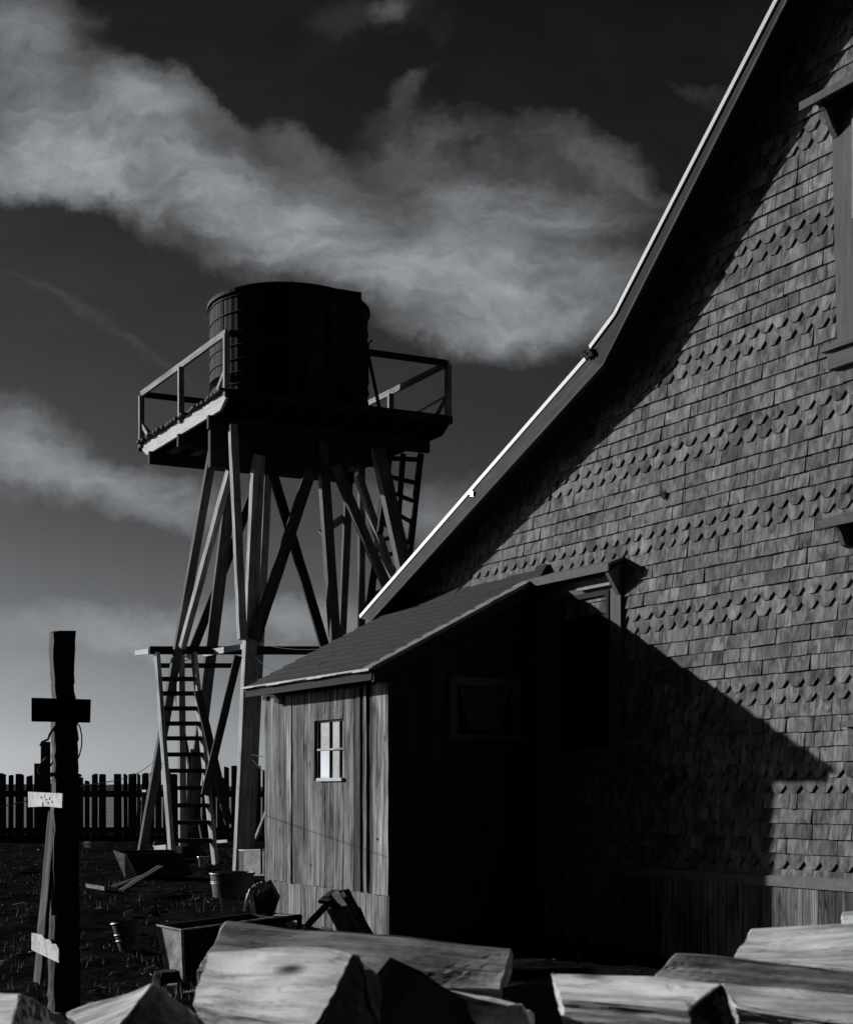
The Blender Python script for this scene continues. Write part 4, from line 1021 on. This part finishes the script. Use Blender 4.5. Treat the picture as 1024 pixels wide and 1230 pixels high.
# planks leaning there
for k, (a_, b_, lb) in enumerate((((146, 1070), (193, 1041), 'dark plank propped against the tipped crate, its edge catching light'), ((137, 1066), (180, 1050), 'second dark plank lying under the propped plank by the tipped crate'))):
    p, q_ = gr_(*a_), at(b_[0], b_[1], gr_(*a_).y+.4)
    simple('plank', lambda m_: (m_.beam(p, q_, .03, .16, (0, 0, 1), .9, .003, 4)), 'plank_dark', lb, 'plank', p)
    simple('plank', lambda m_: m_.beam(p+Vector((0, -.1, .02)), q_+Vector((0, -.1, .02)), .012, .02, (0, 0, 1), 1.3), 'plank', ('thin pale lath lying along the propped plank' if k == 0 else 'thin pale lath lying along the lower plank'), 'lath', p)
for (a_, b_, w_, lb) in (((192, 1077), (212, 1075), .05, 'short pale lath lying on bare ground right of the tipped crate'), ((20, 1050), (44, 1046), .08, 'thin board lying flat in the yard left of the cross post, the farther one'), ((104, 1066), (126, 1072), .05, 'short dark batten on the ground between the cross post and the tipped crate'), ((170, 1098), (184, 1092), .04, 'small stick on the ground beyond the ribbed bucket')):
    p, q_ = gr_(*a_), gr_(*b_)
    simple('lath', lambda m_: m_.beam(p+Vector((0, 0, .03)), q_+Vector((0, 0, .05)), w_, .02, (.3, -.8, .5), .9, .002, 3), 'plank', lb, 'lath', p)
# ---- bent metal chair-like sheet
g = gr_(232, 1034); Yb = g.y
def sheet(m_):
    n = 10; pts = []
    for i in range(n+1):
        q_ = i/n; y_ = 1000+31*q_; sx = 212+10*q_+3*math.sin(q_*9)*.4; dd = .10*math.sin(q_*math.pi*2)+.25*(1-q_)
        pts += [at(sx, y_, Yb+dd), at(sx+24+2*q_, y_-.5, Yb+dd), at(sx+24+2*q_, y_-.5, Yb+dd+.02), at(sx, y_, Yb+dd+.02)]
    fs = [(k*4+i, k*4+(i+1) % 4, k*4+4+(i+1) % 4, k*4+4+i) for k in range(n) for i in range(4)]+[(3, 2, 1, 0), tuple(range(4*n, 4*n+4))]
    m_.add(pts, fs)
simple('bent_metal_sheet', sheet, 'iron', 'dark wavy metal sheet leaning on the lower ladder', 'metal sheet', g, smooth=True)
for k, (pl, dd, mt, lb) in enumerate((([(186, 1016), (199, 1014.5), (200, 1024), (187, 1026)], .1, 'fascia', 'pale carton left of the ladder foot'), ([(180, 1020.5), (190, 1023), (199, 1023), (197, 1027), (183, 1025)], -.1, 'white', 'white board scrap lying before the pale carton'),
        ([(257.5, 1009.5), (272.5, 1008.5), (272.5, 1012), (257.5, 1013)], .3, 'fascia', 'narrow pale board resting behind the lower ladder'), ([(211, 1017), (216, 1016), (217, 1038), (223, 1040), (213, 1041)], .1, 'fascia', 'pale bent strip standing behind the metal sheet'))):
    simple('scrap', lambda m_: m_.prism(ppl(pl, Vector((-.7, -.6, .4)), Yb+dd, 0), (.03, .05, -.02), 1), mt, lb, 'scrap', at(pl[0][0], pl[0][1], Yb+dd))
simple('scrap', lambda m_: m_.prism([at(200.5, 1184, Yt-.4), at(212, 1183, Yt-.4), at(210.5, 1191.5, Yt-.45), at(199, 1190.5, Yt-.45)], (0, .05, .01), 1), 'box', 'pale scrap of board before the trough', 'scrap', at(205, 1190, Yt-.4))
simple('scrap', lambda m_: (m_.prism([at(100, 1011.5, 27), at(106, 1011.2, 27), at(106, 1014, 27), at(100, 1014.4, 27)], (0, .2, 0), 1), m_.prism([at(100, 1016.5, 26.9), at(106, 1016.2, 26.9), at(106, 1019, 26.9), at(100, 1019.4, 26.9)], (0, .2, 0), 1)), 'white', 'small pair of white blocks lying right of the cross post near the fence', 'scrap', at(103, 1018, 27))
simple('scrap', lambda m_: m_.prism([at(14, 1087, 15), at(28, 1084, 15), at(30, 1087.5, 15), at(14, 1091, 15)], (0, .1, 0), 1), 'box', 'pale board end on the ground left of the cross post', 'scrap', at(20, 1090, 15))
rk = hull_obj('dark_stump', [gr_(200, 1183)+Vector((.14*math.cos(k*.9)*(1-.25*(h_ > 0)), .13*math.sin(k*.9)*(1-.25*(h_ > 0)), h_)) for k in range(7) for h_ in (-.03, .08, .115)], 'black', None, gr_(200, 1183), sub=2, rough=.008, seed=3)
tag(rk, 'dark rounded lump on the ground at the trough corner', 'stump')
# ---- broken bench leaning on the shed skirting
Wd = empty('broken_sawhorse', Vector((0, 0, 0))); q0_ = at(402, 1100, 13.6); Wd.location = (q0_.x, q0_.y, 0); WO = Wd.location.copy()
tag(Wd, 'broken sawhorse of grey planks leaning on the shed skirting', 'sawhorse')
for nm_, a_, b_, w_, d_, tn, mt in (('leg', at(361, 1121, 13.0), at(401, 1077, 13.7), .045, .05, .8, 'plank_dark'), ('top_board', at(388, 1084, 13.55), at(404, 1070, 13.85), .10, .03, .55, 'plank'), ('plank', at(397, 1077, 13.7), at(438, 1150, 12.7), .20, .03, .42, 'plank'), ('plank', at(409, 1075, 13.75), at(448, 1150, 12.75), .10, .03, .3, 'plank'),
        ('leg', at(413, 1071, 13.9), at(450, 1140, 13.2), .10, .05, .9, 'plank_dark'), ('leg', at(430, 1092, 13.7), at(455, 1150, 13.2), .045, .04, .9, 'plank_dark')):
    m_ = MB(); m_.beam(a_, b_, w_, d_, (.66, -.75, 0) if nm_ == 'plank' else (1, 0, 0), tn, .003, 6); m_.build(nm_, mt, Wd, org=WO)

# ================================================================== FOREGROUND FIREWOOD
def plane_pts(pix, N, Yref, ref=0):
    N = Vector(N); r0 = ray(*pix[ref]); c = N.dot(r0)*Yref
    out = []
    for p in pix: r = ray(*p); tt = c/N.dot(r); out.append(Vector((r.x*tt, tt, EYE+r.z*tt)))
    return out
LG = 'split firewood piled in the foreground'
def log(label, face, N, Y, more, mat='log', tone=1.0, al=None, seed=0, rough=.006, end=None):
    rough *= 1.9
    fp = plane_pts(face, N, Y); al = fp[1]-fp[0]
    if len(face) > 7: al = fp[4]-fp[0]
    if face[0] == (786, 1172): al = fp[4]-fp[5]
    pts = fp+[at(px, py, fp[k].y+dd) for (px, py, k, dd) in more]
    c = sum(pts, Vector())/len(pts)
    o = hull_obj('firewood_log', pts, mat, None, c, tone, al, sub=4, rough=rough, bev=.003, seed=seed, end_mat='log_end_shaded' if end else None, end_dir=end)
    return tag(o, label, 'log', LG)
BR_N = (-.52, -.40, .755)
MID_N = (-.30, -.52, .80)
log('big pale split log with knots, nearest and left of centre', [(250, 1141), (424, 1145), (382, 1236), (268, 1216), (229, 1205)], BR_N, 2.9,
    [(243, 1250, 4, .05), (300, 1290, 4, .02), (380, 1300, 2, .05), (452, 1178, 1, .22), (470, 1300, 1, .30), (268, 1150, 0, .28), (262, 1290, 0, .30)], al=(.95, -.2, .1), seed=1, end=(.8, -.6, 0))
log('long grey split log lying behind the big knotted log', [(273, 1110), (360, 1126), (440, 1134), (516, 1137), (614, 1140), (601, 1188), (440, 1186), (236, 1165)], MID_N, 3.7,
    [(598, 1230, 5, .05), (604, 1200, 4, .25), (611, 1150, 4, .25), (285, 1125, 0, .3), (280, 1200, 0, .3), (250, 1230, 7, .05)], 'log', .62, al=(1, .1, 0), seed=2)
log('log with a peaked end in shade right of the big knotted log', [(469, 1150), (448, 1176), (452, 1245), (640, 1250), (575, 1214), (508, 1186)], (.45, -.85, .1), 3.0,
    [(440, 1160, 0, .35), (430, 1240, 0, .35), (590, 1240, 4, .4)], 'log_end_shaded', .5, seed=3)
log('low log showing a thin bright edge beneath the long grey log', [(505, 1184), (545, 1188), (628, 1205), (600, 1209), (560, 1202)], (-.42, -.30, .85), 3.25,
    [(520, 1225, 0, .02), (570, 1235, 4, .02), (640, 1240, 2, .04), (640, 1225, 2, .25), (520, 1192, 0, .3)], 'log', .95, al=(.8, .3, -.2), seed=4)
log('pale-topped square split log right of centre with a shaded end', [(659, 1166), (785, 1171), (866, 1181), (828, 1213), (673, 1200)], (-.50, -.27, .82), 2.9,
    [(690, 1275, 4, .16), (836, 1290, 3, .16), (892, 1270, 2, .06), (885, 1262, 2, .25), (676, 1185, 0, .2), (690, 1270, 0, .25)], 'log', .90, al=(1, -.15, 0), seed=5, end=(.8, -.6, 0))
log('grey rounded log behind the pale-topped log', [(786, 1172), (812, 1149), (850, 1151), (1070, 1176), (1070, 1205), (880, 1192)], MID_N, 3.25,
    [(800, 1210, 0, .05), (1070, 1240, 4, .02), (1070, 1190, 3, .3), (830, 1160, 1, .3), (830, 1230, 1, .3)], 'log', .58, seed=6)
log('bright flat-topped log highest at the right, on the pile', [(901, 1115), (985, 1112), (1080, 1110), (1080, 1170), (880, 1150)], (-.46, -.33, .82), 3.5,
    [(890, 1170, 4, .10), (1080, 1200, 3, .10), (1080, 1190, 2, .25), (906, 1170, 0, .2)], 'log', .84, seed=7)
log('pale low log at the lower right corner behind the shaded end', [(866, 1181), (930, 1184), (1080, 1204), (1080, 1240), (1015, 1226), (880, 1209)], (-.44, -.36, .82), 3.05,
    [(888, 1235, 5, .12), (1014, 1250, 4, .10), (1080, 1260, 3, .02), (880, 1200, 0, .2), (1080, 1240, 2, .3)], 'log', .72, seed=8)
log('dark split log in the lower right corner, below the pale low log', [(1024, 1212), (1080, 1200), (1090, 1300), (960, 1300), (985, 1228)], (.3, -.95, .1), 2.8,
    [(1040, 1220, 0, .3), (1000, 1290, 0, .3)], 'log_bark', .4, seed=12)
log('bright log end cut by the left edge of the picture', [(-60, 1192), (25, 1197), (11, 1245), (-60, 1250)], BR_N, 2.9,
    [(75, 1216, 1, .15), (100, 1262, 1, .2), (60, 1290, 2, .1), (-60, 1300, 3, .1), (-60, 1220, 0, .3)], 'log', 1.0, al=(1, -.3, 0), seed=9, end=(.8, -.6, 0))
log('folded pale split log between the left edge and the big knotted log', [(81, 1218), (184, 1182), (140, 1236), (98, 1240)], (-.55, -.42, .72), 3.0,
    [(120, 1260, 0, .1), (240, 1217, 1, .12), (250, 1280, 1, .15), (150, 1290, 2, .03), (190, 1240, 1, .3)], 'log', .92, al=(.9, -.4, .2), seed=10, end=(.8, -.6, 0))
log('small bright log just showing at the right edge above the flat-topped log', [(1012, 1096), (1080, 1092), (1080, 1114), (1010, 1111)], (-.5, -.4, .77), 3.8,
    [(1014, 1130, 3, .03), (1080, 1135, 2, .03), (1080, 1120, 1, .2), (1020, 1125, 0, .2)], 'log', 1.0, seed=11)
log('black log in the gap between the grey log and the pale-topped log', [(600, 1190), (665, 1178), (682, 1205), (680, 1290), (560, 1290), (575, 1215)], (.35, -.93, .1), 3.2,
    [(620, 1210, 0, .3), (690, 1290, 3, .3)], 'log_end_shaded', .35, seed=13)
# heap underneath, down to the ground
bmh = MB()
for lay in range(5):
    for k in range(9):
        x = -1.35+k*.34+(lay % 2)*.15; z = .1+lay*.19
        bmh.beam((x, 2.75+random.uniform(-.05, .05), z), (x+random.uniform(-.05, .05), 4.05+random.uniform(-.1, .1), z-.01), .26, .17, (1, 0, 0), random.uniform(.5, .9), .012, 4)
o = bmh.build('firewood_heap', 'log_bark'); tag(o, 'stacked split firewood under the top logs of the foreground pile', 'firewood', kind='stuff')

# ================================================================== GROUND LITTER
mb = MB()
def litter(n, xr, yr, s0, s1):
    for _ in range(n):
        py = random.uniform(*yr); px = random.uniform(*xr); g = on_ground(px, py)
        if noise.noise(Vector((g.x*1.1, g.y*.8, 4))) < random.uniform(-.25, .2): continue
        s_ = random.uniform(s0, s1)*(.5+random.random()**3)
        a_ = random.uniform(0, 3.14); d1 = Vector((math.cos(a_), math.sin(a_), random.uniform(-.15, .3)))
        mb.beam(g+Vector((0, 0, .012)), g+d1*s_+Vector((0, 0, .015)), s_*random.uniform(.15, .5), .006, (0, 0, 1) if random.random() < .3 else (-d1.y, d1.x, .3), random.uniform(.2, 1))
litter(330, (-20, 330), (1020, 1215), .03, .11); litter(40, (100, 240), (1120, 1215), .05, .13); litter(40, (460, 800), (1130, 1170), .03, .08)
tag(mb.build('wood_chips', 'chips'), 'small wood chips and litter scattered over the dark yard', 'litter', kind='stuff')
mb = MB()
for _ in range(5200):
    py = random.uniform(1012, 1225)**1; px = random.uniform(-20, 340); g = on_ground(px, py)
    if noise.noise(Vector((g.x*.9, g.y*.9, 1))) < -.05: continue
    h_ = random.uniform(.02, .09)*(1+1.2*max(0, noise.noise(Vector((g.x*2.5, g.y*1.5, 6))))); a_ = random.uniform(0, 6.28); w_ = Vector((math.cos(a_), math.sin(a_), 0))*.004; ln = Vector((random.uniform(-.03, .03), random.uniform(-.03, .03), h_))
    mb.add([g-w_, g+w_, g+ln], [(0, 1, 2)], 1)
tag(mb.build('grass', 'grass'), 'short sparse grass growing over the yard', 'grass', kind='stuff')
